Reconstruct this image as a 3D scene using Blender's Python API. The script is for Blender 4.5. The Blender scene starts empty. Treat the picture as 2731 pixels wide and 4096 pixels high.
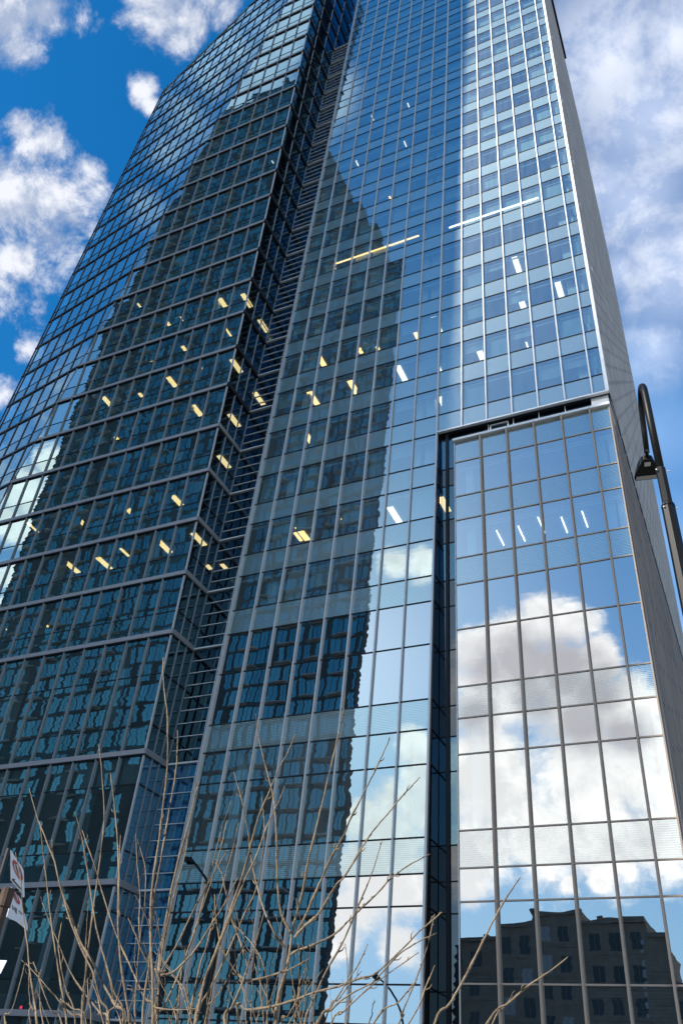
import bpy, bmesh, math, random
from mathutils import Vector, Matrix, Quaternion
random.seed(7)
SC = bpy.context.scene
COL = SC.collection
# ------------------------------------------------------------------ camera
F, CX, CY, W, H = 3359.16, 1365.5, 2048.0, 2731, 4096
YAW, PITCH, ROLL = -0.4822, 0.6549, 0.0940
def basis():
    cy, sy, cp, sp, cr, sr = math.cos(YAW), math.sin(YAW), math.cos(PITCH), math.sin(PITCH), math.cos(ROLL), math.sin(ROLL)
    f = Vector((sy*cp, cy*cp, sp)); r = Vector((cy, -sy, 0)); u = r.cross(f)
    return cr*r+sr*u, -sr*r+cr*u, f
RX, UX, FX = basis()
def ray(x, y): return (FX + RX*((x-CX)/F) - UX*((y-CY)/F)).normalized()
def at_y(x, y, Y): v = ray(x, y); return v*(Y/v.y)
def at_z(x, y, z): v = ray(x, y); return v*(z/v.z)
def proj(p):
    w = p.dot(FX)
    return (CX+F*p.dot(RX)/w, CY-F*p.dot(UX)/w) if w > 0.1 else (1e9, 1e9)
cam = bpy.data.cameras.new("camera"); camo = bpy.data.objects.new("camera", cam); COL.objects.link(camo)
m = Matrix((RX, UX, -FX)).transposed().to_4x4(); camo.matrix_world = m
cam.sensor_fit = 'VERTICAL'; cam.sensor_height = 36; cam.sensor_width = 24; cam.lens = 36*F/H
cam.clip_start = 0.05; cam.clip_end = 5000
SC.camera = camo
GZ = -1.6                                                # pavement level below the lens
# ------------------------------------------------------------------ node helpers
def nn(nt, t, **kw):
    n = nt.nodes.new(t)
    for k, v in kw.items():
        if k == 'ins':
            for a, b in v.items():
                if hasattr(b, 'is_output'): nt.links.new(b, n.inputs[a])
                else: n.inputs[a].default_value = b
        else: setattr(n, k, v)
    return n
def mth(nt, op, a, b=None, c=None, clamp=False):
    n = nt.nodes.new('ShaderNodeMath'); n.operation = op; n.use_clamp = clamp
    for i, v in enumerate((a, b, c)):
        if v is None: continue
        if hasattr(v, 'is_output'): nt.links.new(v, n.inputs[i])
        else: n.inputs[i].default_value = v
    return n.outputs[0]
def vmth(nt, op, a, b=None, scale=None):
    n = nt.nodes.new('ShaderNodeVectorMath'); n.operation = op
    for i, v in enumerate((a, b)):
        if v is None: continue
        if hasattr(v, 'is_output'): nt.links.new(v, n.inputs[i])
        else: n.inputs[i].default_value = v
    if scale is not None:
        if hasattr(scale, 'is_output'): nt.links.new(scale, n.inputs['Scale'])
        else: n.inputs['Scale'].default_value = scale
    return n.outputs['Value'] if op in ('DISTANCE', 'DOT_PRODUCT', 'LENGTH') else n.outputs[0]
def mixc(nt, fac, a, b, blend='MIX'):
    n = nt.nodes.new('ShaderNodeMix'); n.data_type = 'RGBA'; n.blend_type = blend
    for i, v in ((0, fac), (6, a), (7, b)):
        if hasattr(v, 'is_output'): nt.links.new(v, n.inputs[i])
        else: n.inputs[i].default_value = v if i == 0 else (*v[:3], 1)
    return n.outputs[2]
def new_mat(name):
    mt = bpy.data.materials.new(name); mt.use_nodes = True; mt.node_tree.nodes.clear()
    return mt, mt.node_tree
def finish(nt, sh): nt.links.new(sh, nn(nt, 'ShaderNodeOutputMaterial').inputs[0])
def plain(name, col, rough=0.5, metal=0.0, noise=0.12, nscale=3.0, bump=0.0):
    mt, nt = new_mat(name)
    tc = nn(nt, 'ShaderNodeTexCoord').outputs['Object']
    nz = nn(nt, 'ShaderNodeTexNoise', ins={'Vector': tc, 'Scale': nscale, 'Detail': 5.0})
    k = mth(nt, 'MULTIPLY_ADD', nz.outputs[0], 2*noise, 1-noise)
    c = vmth(nt, 'SCALE', tuple(col), scale=k)
    p = nn(nt, 'ShaderNodeBsdfPrincipled', ins={'Base Color': c, 'Roughness': rough, 'Metallic': metal, 'Specular IOR Level': 0.2})
    if bump:
        b = nn(nt, 'ShaderNodeBump', ins={'Height': nz.outputs[0], 'Strength': bump, 'Distance': 0.02})
        nt.links.new(b.outputs[0], p.inputs['Normal'])
    finish(nt, p.outputs[0]); return mt
def glow(name, col, s):
    mt, nt = new_mat(name)
    finish(nt, nn(nt, 'ShaderNodeEmission', ins={'Color': (*col, 1), 'Strength': s}).outputs[0]); return mt
def wavy_normal(nt, amp, tilt):
    """the glazing units are never flat: pillowing, roller waves and a small tilt of each pane"""
    tc = nn(nt, 'ShaderNodeTexCoord').outputs['Object']
    at = nn(nt, 'ShaderNodeAttribute', attribute_name='rnd').outputs['Vector']
    off = vmth(nt, 'SCALE', at, scale=37.0)
    p1 = vmth(nt, 'ADD', vmth(nt, 'MULTIPLY', tc, (0.8, 0.8, 0.9)), off)
    n1 = nn(nt, 'ShaderNodeTexNoise', ins={'Vector': p1, 'Scale': 1.0, 'Detail': 1.0}).outputs['Color']
    p2 = vmth(nt, 'ADD', vmth(nt, 'MULTIPLY', tc, (0.9, 0.9, 5.5)), off)
    n2 = nn(nt, 'ShaderNodeTexNoise', ins={'Vector': p2, 'Scale': 1.0, 'Detail': 0.5}).outputs['Color']
    d1 = vmth(nt, 'SCALE', vmth(nt, 'SUBTRACT', n1, (0.5, 0.5, 0.5)), scale=amp*2.2)
    d2 = vmth(nt, 'SCALE', vmth(nt, 'SUBTRACT', n2, (0.5, 0.5, 0.5)), scale=amp*1.7)
    d3 = vmth(nt, 'SCALE', vmth(nt, 'SUBTRACT', at, (0.5, 0.5, 0.5)), scale=tilt)
    g = nn(nt, 'ShaderNodeNewGeometry').outputs['Normal']
    s = vmth(nt, 'ADD', vmth(nt, 'ADD', g, d1), vmth(nt, 'ADD', d2, d3))
    return vmth(nt, 'NORMALIZE', s)
def refl_fac(nt, base):
    fc = nn(nt, 'ShaderNodeLayerWeight', ins={'Blend': 0.5}).outputs['Facing']
    return mth(nt, 'MULTIPLY_ADD', mth(nt, 'POWER', fc, 4.0), 1-base, base, clamp=True)
def glass(name, trans, refl, base, amp=0.004, tilt=0.004, film=0.0):
    mt, nt = new_mat(name)
    t = nn(nt, 'ShaderNodeBsdfTransparent', ins={'Color': (*trans, 1)})
    g = nn(nt, 'ShaderNodeBsdfGlossy', ins={'Color': (*refl, 1), 'Roughness': 0.0, 'Normal': wavy_normal(nt, amp, tilt)})
    mx = nn(nt, 'ShaderNodeMixShader', ins={0: refl_fac(nt, base), 1: t.outputs[0], 2: g.outputs[0]})
    if film:                                             # the thin grey film of weather on the outside
        f = nn(nt, 'ShaderNodeBsdfGlossy', ins={'Color': (0.85, 0.93, 0.91, 1), 'Roughness': 0.46})
        tc = nn(nt, 'ShaderNodeTexCoord').outputs['Object']
        st = nn(nt, 'ShaderNodeTexNoise', ins={'Vector': vmth(nt, 'MULTIPLY', tc, (5.0, 5.0, 0.35)), 'Scale': 1.0, 'Detail': 4.0}).outputs[0]
        rv = nn(nt, 'ShaderNodeSeparateXYZ', ins={0: nn(nt, 'ShaderNodeAttribute', attribute_name='rnd').outputs['Vector']}).outputs[1]
        ff = mth(nt, 'MULTIPLY', mth(nt, 'MULTIPLY_ADD', st, 1.6, mth(nt, 'MULTIPLY_ADD', rv, 0.6, -0.1)), film)
        mx = nn(nt, 'ShaderNodeMixShader', ins={0: ff, 1: mx.outputs[0], 2: f.outputs[0]})
    finish(nt, mx.outputs[0]); return mt
def frit(name, dark, light, refl, base, period=0.083, duty=0.5, amp=0.004, tilt=0.004, sheen=0.0):
    """back-painted glass with the printed horizontal lines"""
    mt, nt = new_mat(name)
    tc = nn(nt, 'ShaderNodeTexCoord').outputs['Object']
    z = nn(nt, 'ShaderNodeSeparateXYZ', ins={0: tc}).outputs[2]
    fr = mth(nt, 'FRACT', mth(nt, 'DIVIDE', mth(nt, 'ADD', z, 50.0), period))
    ln = mth(nt, 'LESS_THAN', fr, duty)
    at = nn(nt, 'ShaderNodeAttribute', attribute_name='rnd').outputs['Vector']
    v = nn(nt, 'ShaderNodeSeparateXYZ', ins={0: at}).outputs[0]
    c = mixc(nt, ln, dark, light)
    c = vmth(nt, 'SCALE', c, scale=mth(nt, 'MULTIPLY_ADD', v, 0.3, 0.85))
    d = nn(nt, 'ShaderNodeBsdfDiffuse', ins={'Color': c})
    g = nn(nt, 'ShaderNodeBsdfGlossy', ins={'Color': (*refl, 1), 'Roughness': 0.0, 'Normal': wavy_normal(nt, amp, tilt)})
    if sheen:
        b = nn(nt, 'ShaderNodeBsdfGlossy', ins={'Color': (0.86, 0.96, 0.94, 1), 'Roughness': 0.48})
        d = nn(nt, 'ShaderNodeMixShader', ins={0: sheen, 1: d.outputs[0], 2: b.outputs[0]})
    mx = nn(nt, 'ShaderNodeMixShader', ins={0: refl_fac(nt, base), 1: d.outputs[0], 2: g.outputs[0]})
    finish(nt, mx.outputs[0]); return mt
def panel_wall(name, col, px, pz, dots):
    """metal cladding on a wall facing +X: joints every px along Y and pz in Z, small fixings"""
    mt, nt = new_mat(name)
    tc = nn(nt, 'ShaderNodeTexCoord').outputs['Object']
    s = nn(nt, 'ShaderNodeSeparateXYZ', ins={0: tc})
    y, z = s.outputs[1], s.outputs[2]
    fy = mth(nt, 'FRACT', mth(nt, 'DIVIDE', mth(nt, 'ADD', y, 100.0), px))
    fz = mth(nt, 'FRACT', mth(nt, 'DIVIDE', mth(nt, 'ADD', z, 100.0), pz))
    iy = mth(nt, 'FLOOR', mth(nt, 'DIVIDE', mth(nt, 'ADD', y, 100.0), px))
    iz = mth(nt, 'FLOOR', mth(nt, 'DIVIDE', mth(nt, 'ADD', z, 100.0), pz))
    wn = nn(nt, 'ShaderNodeTexWhiteNoise', noise_dimensions='3D', ins={'Vector': nn(nt, 'ShaderNodeCombineXYZ', ins={0: iy, 1: iz, 2: 1.0}).outputs[0]}).outputs[0]
    jy = mth(nt, 'LESS_THAN', fy, 0.035/px); jz = mth(nt, 'LESS_THAN', fz, 0.03/pz)
    j = mth(nt, 'MAXIMUM', jy, mth(nt, 'MULTIPLY', jz, 0.08))
    c = vmth(nt, 'SCALE', tuple(col), scale=mth(nt, 'MULTIPLY_ADD', wn, 0.34, 0.83))
    c = mixc(nt, mth(nt, 'MULTIPLY', j, 0.5), c, (col[0]*0.2, col[1]*0.2, col[2]*0.2))
    if dots:
        dy = mth(nt, 'LESS_THAN', mth(nt, 'ABSOLUTE', mth(nt, 'SUBTRACT', fy, 0.5)), 0.13)
        sh = mth(nt, 'FRACT', mth(nt, 'ADD', fz, mth(nt, 'MULTIPLY', iy, 0.37)))
        dz = mth(nt, 'LESS_THAN', sh, 0.30/pz)
        c = mixc(nt, mth(nt, 'MULTIPLY', dy, dz), c, (0.02, 0.02, 0.022))
    p = nn(nt, 'ShaderNodeBsdfPrincipled', ins={'Base Color': c, 'Roughness': 0.8, 'Specular IOR Level': 0.12})
    finish(nt, p.outputs[0]); return mt

M = dict(
  glass_m=glass('glass_main', (0.54, 0.70, 0.71), (0.80, 0.97, 0.98), 0.40, 0.0028, 0.0045, 0.060),
  glass_l=glass('glass_wing', (0.36, 0.54, 0.57), (0.70, 0.95, 0.97), 0.44, 0.0030, 0.005, 0.03),
  glass_n=glass('glass_notch', (0.22, 0.34, 0.44), (0.50, 0.85, 1.0), 0.17, 0.002, 0.002),
  glass_b=glass('glass_bay', (0.50, 0.66, 0.68), (0.92, 0.975, 0.98), 0.44, 0.0016, 0.003, 0.03),
  frit_m=frit('frit_main', (0.008, 0.025, 0.028), (0.12, 0.215, 0.215), (0.80, 0.97, 0.98), 0.30, amp=0.0028, sheen=0.22),
  frit_b=frit('frit_bay', (0.03, 0.07, 0.075), (0.26, 0.37, 0.37), (0.92, 0.975, 0.98), 0.36, amp=0.0016, tilt=0.003),
  frit_l=frit('frit_wing', (0.015, 0.04, 0.048), (0.05, 0.10, 0.11), (0.70, 0.95, 0.97), 0.36, amp=0.0032, tilt=0.005),
  frit_x=frit('frit_plant', (0.008, 0.016, 0.022), (0.022, 0.04, 0.05), (0.92, 0.97, 0.985), 0.44, period=0.11, duty=0.4, amp=0.002),
  skyrefl_n=frit('painted_sky_notch_glass', (0.012, 0.05, 0.11), (0.02, 0.085, 0.18), (0.5, 0.85, 1.0), 0.20, period=0.788, duty=0.8, amp=0.002),  # sky reflection on the lower notch panes, painted in as blue colour
  frit_n=frit('frit_recess', (0.012, 0.015, 0.018), (0.02, 0.022, 0.024), (0.8, 0.85, 0.86), 0.10),
  alu=plain('pale_aluminium', (0.66, 0.66, 0.65), 0.5, 0.55, 0.06),
  alu_l=plain('grey_aluminium', (0.30, 0.335, 0.36), 0.5, 0.3, 0.08),
  alu_d=plain('dark_aluminium', (0.10, 0.105, 0.12), 0.5, 0.2, 0.08),
  band=plain('band_aluminium', (0.42, 0.41, 0.42), 0.5, 0.2, 0.10, 1.5),
  white=plain('white_trim', (0.86, 0.85, 0.83), 0.5, 0.3, 0.04),
  dark=plain('dark_gasket', (0.025, 0.027, 0.032), 0.5),
  bronze=plain('bronze_fin', (0.50, 0.40, 0.32), 0.55, 0.0, 0.08),
  brownwall=panel_wall('brown_cladding', (0.19, 0.16, 0.135), 1.3, 3.94, True),
  boxside=panel_wall('bay_side_cladding', (0.30, 0.25, 0.21), 1.25, 6.4, False),
  greywall=panel_wall('grey_cladding', (0.36, 0.345, 0.33), 0.95, 1.5, True),
  ceil=plain('ceiling_tile', (0.22, 0.24, 0.25), 0.9, 0, 0.05),
  inwall=plain('office_wall', (0.10, 0.115, 0.125), 0.9, 0, 0.3, 0.4),
  column=plain('white_column', (0.85, 0.88, 0.87), 0.8, 0, 0.05),
  blind=plain('roller_blind', (0.46, 0.53, 0.53), 0.9, 0, 0.06),
  blind_d=plain('dark_blind', (0.10, 0.115, 0.105), 0.9, 0, 0.1),
  lamp_w=glow('warm_tube_light', (1.0, 0.54, 0.20), 2.4),
  lamp_c=glow('cream_tube_light', (1.0, 0.80, 0.62), 1.6),
  lamp_h=glow('cove_light', (1.0, 0.84, 0.70), 2.6),
  black=plain('black_paint', (0.004, 0.0045, 0.005), 0.45, 0.0, 0.5, 8),
)
# ------------------------------------------------------------------ objects
def tag(o, label=None, cat=None, group=None, kind=None):
    if label: o['label'] = label
    if cat: o['category'] = cat
    if group: o['group'] = group
    if kind: o['kind'] = kind
    return o
def empty(name, loc):
    o = bpy.data.objects.new(name, None); o.location = loc; o.empty_display_size = 0.5
    COL.objects.link(o); return o
class MB:
    """collects polygons; build() links them as ONE mesh object"""
    def __init__(s): s.v = []; s.f = []; s.mi = []; s.rnd = []
    def poly(s, pts, mi=0, rnd=None):
        n = len(s.v); s.v += [tuple(p) for p in pts]; s.f.append(list(range(n, n+len(pts)))); s.mi.append(mi); s.rnd.append(rnd or (0.5, 0.5, 0.5))
    def hexa(s, a, mi=0):
        """eight corners: bottom ring 0-3, top ring 4-7"""
        n = len(s.v); s.v += [tuple(p) for p in a]
        for q in ((3, 2, 1, 0), (4, 5, 6, 7), (0, 1, 5, 4), (1, 2, 6, 5), (2, 3, 7, 6), (3, 0, 4, 7)):
            s.f.append([n+i for i in q]); s.mi.append(mi); s.rnd.append((0.5, 0.5, 0.5))
    def box(s, x0, x1, y0, y1, z0, z1, mi=0):
        s.hexa([(x0, y0, z0), (x1, y0, z0), (x1, y1, z0), (x0, y1, z0), (x0, y0, z1), (x1, y0, z1), (x1, y1, z1), (x0, y1, z1)], mi)
    def tube(s, pts, rads, n=6, mi=0, cap=True):
        pts = [Vector(p) for p in pts]; rings = []
        t0 = (pts[1]-pts[0]).normalized(); a = t0.orthogonal().normalized()
        for i, p in enumerate(pts):
            t = (pts[min(i+1, len(pts)-1)]-pts[max(i-1, 0)]).normalized()
            a = (a-t*a.dot(t)).normalized(); b = t.cross(a)
            base = len(s.v)
            for k in range(n):
                an = 2*math.pi*k/n; s.v.append(tuple(p+(a*math.cos(an)+b*math.sin(an))*rads[i]))
            rings.append(base)
        for i in range(len(rings)-1):
            for k in range(n):
                s.f.append([rings[i]+k, rings[i]+(k+1) % n, rings[i+1]+(k+1) % n, rings[i+1]+k]); s.mi.append(mi); s.rnd.append((0.5,)*3)
        if cap:
            s.f.append([rings[0]+k for k in range(n)][::-1]); s.f.append([rings[-1]+k for k in range(n)]); s.mi += [mi, mi]; s.rnd += [(0.5,)*3]*2
    def build(s, name, mats, parent=None, smooth=False, bevel=0):
        me = bpy.data.meshes.new(name); me.from_pydata(s.v, [], s.f)
        for mt in (mats if isinstance(mats, (list, tuple)) else [mats]): me.materials.append(mt)
        me.polygons.foreach_set('material_index', s.mi)
        at = me.attributes.new('rnd', 'FLOAT_VECTOR', 'FACE')
        at.data.foreach_set('vector', [c for r in s.rnd for c in r])
        if smooth: me.polygons.foreach_set('use_smooth', [True]*len(s.f))
        me.update()
        o = bpy.data.objects.new(name, me); COL.objects.link(o)
        if parent is not None:
            o.parent = parent; w = parent.matrix_basis
            p = parent
            mw = Matrix.Translation(p.location) if p.type == 'EMPTY' else Matrix.Identity(4)
            o.matrix_parent_inverse = mw.inverted()
        if bevel:
            b = o.modifiers.new('bevel', 'BEVEL'); b.width = bevel; b.segments = 2; b.limit_method = 'ANGLE'
        return o
def sub(o, parent):
    """make o a sub-part of a mesh part (both keep world coordinates)"""
    o.parent = parent; r = parent.parent
    o.matrix_parent_inverse = Matrix.Identity(4) if r is None else Matrix.Identity(4)
    return o
def clip_poly(pts, planes):
    """pts (u,z); keep a*u+b*z<=c for all planes"""
    for a, b, c in planes:
        out = []
        for i in range(len(pts)):
            p, q = pts[i], pts[(i+1) % len(pts)]
            dp, dq = a*p[0]+b*p[1]-c, a*q[0]+b*q[1]-c
            if dp <= 0: out.append(p)
            if dp*dq < 0:
                t = dp/(dp-dq); out.append((p[0]+t*(q[0]-p[0]), p[1]+t*(q[1]-p[1])))
        pts = out
        if len(pts) < 3: return []
    return pts
def clip_seg(p, q, planes):
    t0, t1 = 0.0, 1.0
    for a, b, c in planes:
        dp, dq = a*p[0]+b*p[1]-c, a*q[0]+b*q[1]-c
        if dp > 0 and dq > 0: return None
        if dp > 0: t0 = max(t0, dp/(dp-dq))
        elif dq > 0: t1 = min(t1, dp/(dp-dq))
    if t1-t0 < 1e-4: return None
    f = lambda t: (p[0]+t*(q[0]-p[0]), p[1]+t*(q[1]-p[1]))
    return f(t0), f(t1)
# ------------------------------------------------------------------ the tower: levels and planes
ZT, HF, HS = 105.215, 3.9404, 1.5682
def zb(k): return ZT-HF*k                                # underside of the spandrel of floor k (counted down from the top)
def zs(k): return zb(k)+HS
ZA, ZB, ZC, ZD, ZE, ZF, ZG, ZH, ZI = 19.98, 17.06, 15.56, 13.93, 10.77, 9.33, 8.107, 5.35, 4.03
Z0 = GZ
X0, DM, TM = -12.181, 34.339, 0.0403                    # main face: leans back slightly
XR = -2.30
XL, YL = -27.015, 32.822                                 # wing corner
N2 = Vector((0.18, 0.98, -0.03))
# faceted wing plane through three measured points
_p = [Vector((-35.91, 32.82, 85.5)), Vector((-45.12, 32.82, 38.2)), Vector((-51.94, 35.66, 85.5))]
N2 = (_p[1]-_p[0]).cross(_p[2]-_p[0]).normalized()
if N2.y > 0: N2 = -N2
C2 = N2.dot(_p[0])
XW = -51.93
def xfold(z): return -38.97+0.1954*(z-69.75)
class Plane:
    def __init__(s, fy, nrm): s.fy = fy; s.n = Vector(nrm).normalized()
    def p(s, u, z, off=0.0): return Vector((u, s.fy(u, z), z))+s.n*off
PM = Plane(lambda u, z: DM+TM*(z-30), (0, -1, TM))
PN = Plane(lambda u, z: DM+TM*(z-30)+1.0, (0, -1, TM))  # back of the notch
PL = Plane(lambda u, z: YL, (0, -1, 0))
P2 = Plane(lambda u, z: (C2-N2.x*u-N2.z*z)/N2.y, N2)
PB = Plane(lambda u, z: 33.049, (0, -1, 0))             # projecting bay
PR = Plane(lambda u, z: 34.80, (0, -1, 0))              # recessed wall behind the bay
tower = empty('office_tower', (-25, 50, GZ))
tag(tower, 'tall glass office tower with slanted crown, folded left wing and dark notch, filling the frame', 'office tower')
PANES = {'window': [], 'spandrel_panel': [], 'roller_blind': []}
GM = [M['glass_m'], M['glass_l'], M['glass_n'], M['frit_m'], M['frit_l'], M['frit_x'], M['blind'], M['blind_d'], M['frit_n'], M['glass_b'], M['frit_b'], M['skyrefl_n']]
MI = dict(glass_m=0, glass_l=1, glass_n=2, frit_m=3, frit_l=4, frit_x=5, blind=6, blind_d=7, frit_n=8, glass_b=9, frit_b=10, skyrefl_n=11)
def area(pts):
    q = [proj(p) for p in pts]
    if not any(-20 < x < W+20 and -20 < y < H+20 for x, y in q): return 0
    q = [(min(max(x, 0), W), min(max(y, 0), H)) for x, y in q]
    return abs(sum(q[i][0]*q[(i+1) % len(q)][1]-q[(i+1) % len(q)][0]*q[i][1] for i in range(len(q))))/2
def pane(pl, u0, u1, z0, z1, mat, planes=(), off=0.0, kind=None, gap=0.02):
    pts = clip_poly([(u0+gap, z0+gap), (u1-gap, z0+gap), (u1-gap, z1-gap), (u0+gap, z1-gap)], planes)
    if len(pts) < 3: return
    w = [pl.p(u, z, off) for u, z in pts]
    kind = kind or ('spandrel_panel' if mat.startswith('frit') else 'window')
    PANES[kind].append((area(w), w, MI[mat], (random.random(), random.random(), random.random())))
def bar_v(mb, pl, u, z0, z1, w, o0, o1, planes=(), mi=0):
    s = clip_seg((u, z0), (u, z1), planes)
    if not s: return
    (_, a), (_, b) = s
    c = []
    for z in (a, b):
        c += [pl.p(u-w/2, z, o1), pl.p(u+w/2, z, o1), pl.p(u+w/2, z, o0), pl.p(u-w/2, z, o0)]
    mb.hexa(c, mi)
def bar_h(mb, pl, u0, u1, z, h, o0, o1, planes=(), mi=0):
    s = clip_seg((u0, z), (u1, z), planes)
    if not s: return
    (a, _), (b, _) = s
    c = []
    for zz in (z-h/2, z+h/2):
        c += [pl.p(a, zz, o1), pl.p(b, zz, o1), pl.p(b, zz, o0), pl.p(a, zz, o0)]
    mb.hexa(c, mi)
# rows of each face, from the ground to the roof: (z0, z1, kind)
def rows_upper(kmin, kmax, sill):
    r = []
    for k in range(kmax, kmin-1, -1):
        r += [(zb(k), zb(k)+sill, 's'), (zb(k)+sill, zb(k-1), 'v')]
    return r
LOW = [(Z0, ZI, 'x'), (ZI, ZH, 'x'), (ZH, ZG, 'x'), (ZG, ZF, 'x'), (ZF, ZE, 's'), (ZE, ZD, 'v'), (ZD, ZC, 'v'), (ZC, ZB, 's'), (ZB, ZA, 'x'), (ZA, zb(21), 'x')]
# --- main face
RM = 123.3
mu = [X0+1.5*i for i in range(-8, 7)]
cols_m = [(mu[i], mu[i+1]) for i in range(14)]+[(mu[14], XR)]
up = rows_upper(-5, 21, HS)
roof_m = [(0, 1, RM)]
for ci, (a, b) in enumerate(cols_m):
    for z0, z1, kd in (LOW+up if ci < 8 else [r for r in up if r[0] > zb(18)-0.01]):
        pane(PM, a, b, z0, z1, {'s': 'frit_m', 'v': 'glass_m', 'x': 'frit_x'}[kd], roof_m)
        if kd == 'v' and z1-z0 < 3 and z0 > zb(21):
            r = random.random(); hgt = z1-z0
            pane(PM, a+0.08, b-0.08, z1-0.30, z1-0.12, 'blind', roof_m, -0.22, 'roller_blind', 0)
            if r < 0.22: pane(PM, a+0.1, b-0.1, z0+0.1, z1-0.1, 'blind', roof_m, -0.32, 'roller_blind', 0)
            elif r < 0.52: pane(PM, a+0.1, b-0.1, z1-0.1-hgt*random.uniform(0.25, 0.6), z1-0.1, 'blind', roof_m, -0.32, 'roller_blind', 0)
for i, u in enumerate(mu):
    mb = MB(); z0 = Z0 if i <= 8 else zb(18)
    if i == 0:
        bar_v(mb, PM, u+0.02, z0, RM, 0.06, -0.25, 0.16); bar_v(mb, PM, u-0.10, z0, RM, 0.05, -0.3, 0.12)
    elif i == 8: bar_v(mb, PM, u-0.02, z0, RM, 0.10, -0.05, 0.15)
    else: bar_v(mb, PM, u, z0, RM, 0.065 if i < 9 else 0.085, -0.05, 0.14)
    mb.build('mullion', M['alu'], tower)
mb = MB(); bar_v(mb, PM, XR-0.09, zb(18), RM, 0.18, -0.05, 0.14); mb.build('corner_trim', M['white'], tower)
zl_m = sorted({r[0] for r in up}|{r[0] for r in LOW})
for z in zl_m:
    mb = MB(); right = XR-0.2 if z > zb(18)+0.01 else X0
    bar_h(mb, PM, mu[0], right, z, 0.055, -0.04, 0.035); mb.build('transom', M['dark'], tower)
# --- wing: front face and the folded facet, divided by a slanting crease
f_k = 0.1954; f_c = -38.97-f_k*69.75                     # crease: u = f_c + f_k z
on_l = [(-1, f_k, -f_c)]                                 # u >= crease
on_2 = [(1, -f_k, f_c)]                                  # u <= crease
rk = 0.774; rc = 111.0+rk*51.93                          # slanting roof edge: z <= rc + rk*u
roof_2 = [(-rk, 1, rc)]
LS = 1.42
lu = [XL-1.5*i for i in range(0, 19)]
du = 1.5
nu = [XW+0.55+1.5*i for i in range(0, 18)]
up_l = rows_upper(-6, 21, LS)
RL = 128.5
def lblind(pl, a, b, z0, z1, planes):
    r = random.random()
    if r < 0.16: pane(pl, a+0.1, b-0.1, z0+0.1, z1-0.1, 'blind_d', planes, -0.3, 'roller_blind', 0)
    elif r < 0.26: pane(pl, a+0.1, b-0.1, z1-0.1-(z1-z0)*random.uniform(0.2, 0.6), z1-0.1, 'blind', planes, -0.3, 'roller_blind', 0)
low_l = [(a, b, 'v' if k == 'x' and a < ZB else k) for a, b, k in LOW]
for i in range(len(lu)-1):
    for z0, z1, kd in low_l+up_l:
        ds = on_l+[(0, 1, RL)]
        pane(PL, lu[i+1], lu[i], z0, z1, 'frit_l' if kd == 's' else 'glass_l', ds, 0, None, 0.015)
        if z0 == ZD and i < 9 and i != 4:
            pane(PL, lu[i+1]+0.08, lu[i]-0.08, z0+0.1 if i < 4 else z1-0.7, z1-0.08, 'blind', ds, -0.3, 'roller_blind', 0)
        if kd == 'v' and z0 > zb(21): lblind(PL, lu[i+1], lu[i], z0, z1, ds)
n2 = [XW]+nu
for i in range(len(n2)-1):
    for z0, z1, kd in low_l+up_l:
        ds = on_2+roof_2
        pane(P2, n2[i], n2[i+1], z0, z1, 'frit_l' if kd == 's' else 'glass_l', ds, 0, None, 0.015)
for i, u in enumerate(lu):
    mb = MB()
    if i == 0: bar_v(mb, PL, u-0.04, Z0, RL, 0.09, -0.05, 0.05)
    else: bar_v(mb, PL, u, Z0, RL, 0.065, -0.03, 0.11, on_l)
    if mb.v: mb.build('mullion', M['alu'] if i == 0 else M['alu_l'], tower)
for u in n2:
    mb = MB(); bar_v(mb, P2, u if u != XW else u+0.04, 0.5, RL, 0.055, -0.03, 0.07, on_2+[(-rk, 1, rc+(1.1 if int((u+60)*2) % 3 else 0.2))])
    if mb.v: mb.build('mullion', M['alu_d'], tower)
mb = MB()                                                # the crease
c0, c1 = (f_c+f_k*1.0, 1.0), (f_c+f_k*RL, RL)
mb.hexa([PL.p(c0[0]-0.05, c0[1], 0.03), PL.p(c0[0]+0.05, c0[1], 0.03), PL.p(c0[0]+0.05, c0[1], -0.05), PL.p(c0[0]-0.05, c0[1], -0.05),
         PL.p(c1[0]-0.05, c1[1], 0.03), PL.p(c1[0]+0.05, c1[1], 0.03), PL.p(c1[0]+0.05, c1[1], -0.05), PL.p(c1[0]-0.05, c1[1], -0.05)])
mb.build('crease_trim', M['alu_l'], tower)
YE = lambda z: DM+TM*(z-30)+1.0                          # inner end of the notch side
for z in [zb(k) for k in range(-6, 22)]+[ZC, ZF, ZI]:
    mb = MB(); xf = xfold(z)
    bar_h(mb, PL, max(xf, XW) if xf > XW else XW, XL+0.02, z, 0.25, -0.02, 0.15)
    bar_h(mb, PL, max(xf, XW), XL+0.022, z-0.155, 0.06, -0.02, 0.10, (), 1)
    if xf > XW:
        bar_h(mb, P2, XW, xf, z, 0.17, -0.02, 0.10, roof_2, 2); bar_h(mb, P2, XW, xf, z-0.115, 0.06, -0.02, 0.06, roof_2, 1)
    mb.build('floor_band', [M['band'], M['dark'], M['alu_d']], tower)
    mb = MB(); mb.box(XL+0.021, XL+0.14, YL-0.15, YE(z)-0.05, z-0.15, z+0.15); mb.build('notch_bar', M['dark' if z > 40 else 'alu_l'], tower)
for z in [zb(k)+LS for k in range(-6, 22)]+[ZA, ZB, ZD, ZE, ZG]:
    mb = MB(); xf = xfold(z)
    bar_h(mb, PL, max(xf, XW), XL, z, 0.05, -0.03, 0.03)
    if xf > XW: bar_h(mb, P2, XW, xf, z, 0.05, -0.03, 0.03, roof_2)
    mb.box(XL+0.01, XL+0.05, YL+0.05, YE(z)-0.05, z-0.03, z+0.03)
    mb.build('transom', M['dark'], tower)
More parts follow.
